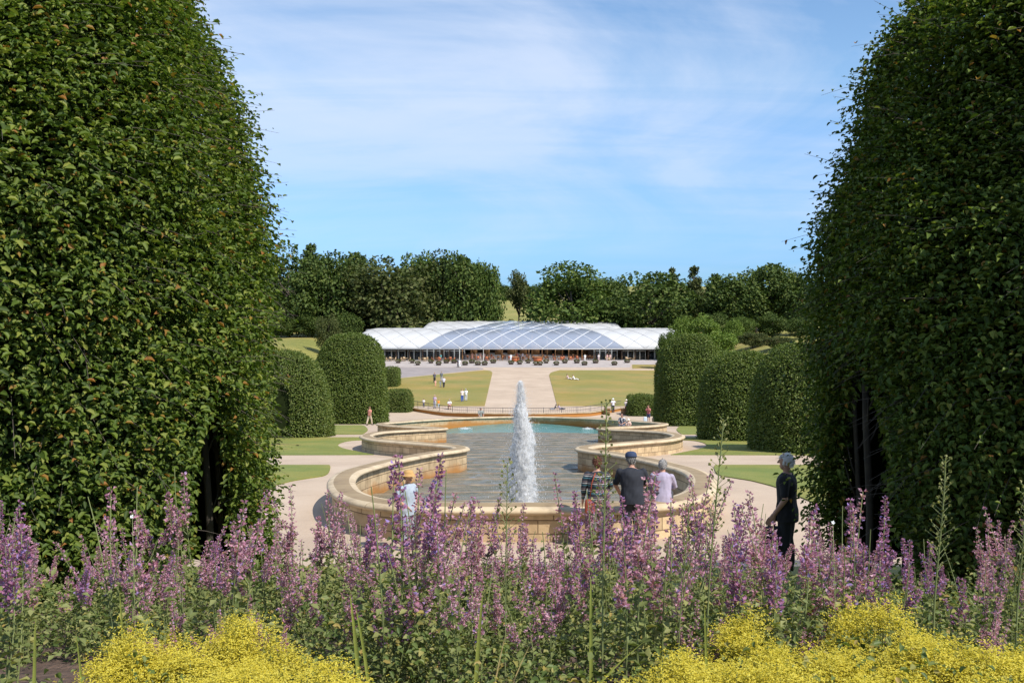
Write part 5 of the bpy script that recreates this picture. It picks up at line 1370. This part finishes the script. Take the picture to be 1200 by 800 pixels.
# thin high cloud: noise over a flat layer overhead (direction divided by its height)
sp = nt.nodes.new('ShaderNodeSeparateXYZ'); nt.links.new(tc.outputs['Generated'], sp.inputs[0])
mxm = N(nt, 'ShaderNodeMath', operation='MAXIMUM'); nt.links.new(sp.outputs[2], mxm.inputs[0]); mxm.inputs[1].default_value = .0
ad = N(nt, 'ShaderNodeMath', operation='ADD'); nt.links.new(mxm.outputs[0], ad.inputs[0]); ad.inputs[1].default_value = .16
dv = nt.nodes.new('ShaderNodeVectorMath'); dv.operation = 'DIVIDE'; nt.links.new(tc.outputs['Generated'], dv.inputs[0])
cb = nt.nodes.new('ShaderNodeCombineXYZ'); 
for k in range(3): nt.links.new(ad.outputs[0], cb.inputs[k])
nt.links.new(cb.outputs[0], dv.inputs[1])
mp = N(nt, 'ShaderNodeMapping'); mp.inputs['Scale'].default_value = (.55, .42, .3); mp.inputs['Location'].default_value = (1.7, 6.3, 0); mp.inputs['Rotation'].default_value = (0, 0, R(-24)); nt.links.new(dv.outputs[0], mp.inputs[0])
n1 = N(nt, 'ShaderNodeTexNoise', Scale=1.7, Detail=12, Roughness=.6, Distortion=.7); nt.links.new(mp.outputs[0], n1.inputs['Vector'])
mp2 = N(nt, 'ShaderNodeMapping'); mp2.inputs['Scale'].default_value = (.28, 1.5, .5); mp2.inputs['Rotation'].default_value = (0, 0, R(18)); mp2.inputs['Location'].default_value = (1.2, 4.4, 0); nt.links.new(dv.outputs[0], mp2.inputs[0])
n2 = N(nt, 'ShaderNodeTexNoise', Scale=1.8, Detail=8, Roughness=.52, Distortion=1.1); nt.links.new(mp2.outputs[0], n2.inputs['Vector'])
n12 = N(nt, 'ShaderNodeMath', operation='MULTIPLY_ADD'); nt.links.new(n2.outputs['Fac'], n12.inputs[0]); n12.inputs[1].default_value = .36; nt.links.new(n1.outputs['Fac'], n12.inputs[2])
n13 = N(nt, 'ShaderNodeMath', operation='SUBTRACT'); nt.links.new(n12.outputs[0], n13.inputs[0]); n13.inputs[1].default_value = .19
fac = ramp(nt, n13.outputs[0], [(.34, (.05,)*3), (.46, (.3,)*3), (.6, (.68,)*3), (.75, (.85,)*3)])
bw_ = nt.nodes.new('ShaderNodeRGBToBW'); nt.links.new(fac, bw_.inputs[0])
# clouds thin out towards the horizon straight ahead
mr = N(nt, 'ShaderNodeMapRange'); nt.links.new(sp.outputs[2], mr.inputs[0]); mr.inputs[1].default_value = .0; mr.inputs[2].default_value = .2; mr.inputs[3].default_value = .06; mr.inputs[4].default_value = 1.
ml = N(nt, 'ShaderNodeMath', operation='MULTIPLY'); nt.links.new(bw_.outputs[0], ml.inputs[0]); nt.links.new(mr.outputs[0], ml.inputs[1])
mxc = nt.nodes.new('ShaderNodeMix'); mxc.data_type = 'RGBA'; nt.links.new(ml.outputs[0], mxc.inputs[0])
hs = nt.nodes.new('ShaderNodeHueSaturation'); hs.inputs['Saturation'].default_value = 1.15; nt.links.new(sky.outputs[0], hs.inputs['Color'])
# clear blue right down to the trees
mh = N(nt, 'ShaderNodeMapRange'); nt.links.new(sp.outputs[2], mh.inputs[0]); mh.inputs[1].default_value = .0; mh.inputs[2].default_value = .22; mh.inputs[3].default_value = 1.; mh.inputs[4].default_value = 0.
tint = mix(nt, mh.outputs[0], (1.05,1.05,1.05), (.16,.41,.94))
nt.links.new(mix(nt, 1., hs.outputs[0], tint, 'MULTIPLY'), mxc.inputs[6]); mxc.inputs[7].default_value = (4.6, 5.2, 6.4, 1)
nt.links.new(mxc.outputs[2], bg.inputs[0])
S.view_settings.view_transform = 'Standard'; S.view_settings.look = 'None'; S.view_settings.gamma = 1; S.view_settings.exposure = .45
S.cycles.max_bounces = 8; S.cycles.transparent_max_bounces = 24; S.cycles.diffuse_bounces = 3; S.cycles.glossy_bounces = 3
S.cycles.use_denoising = True
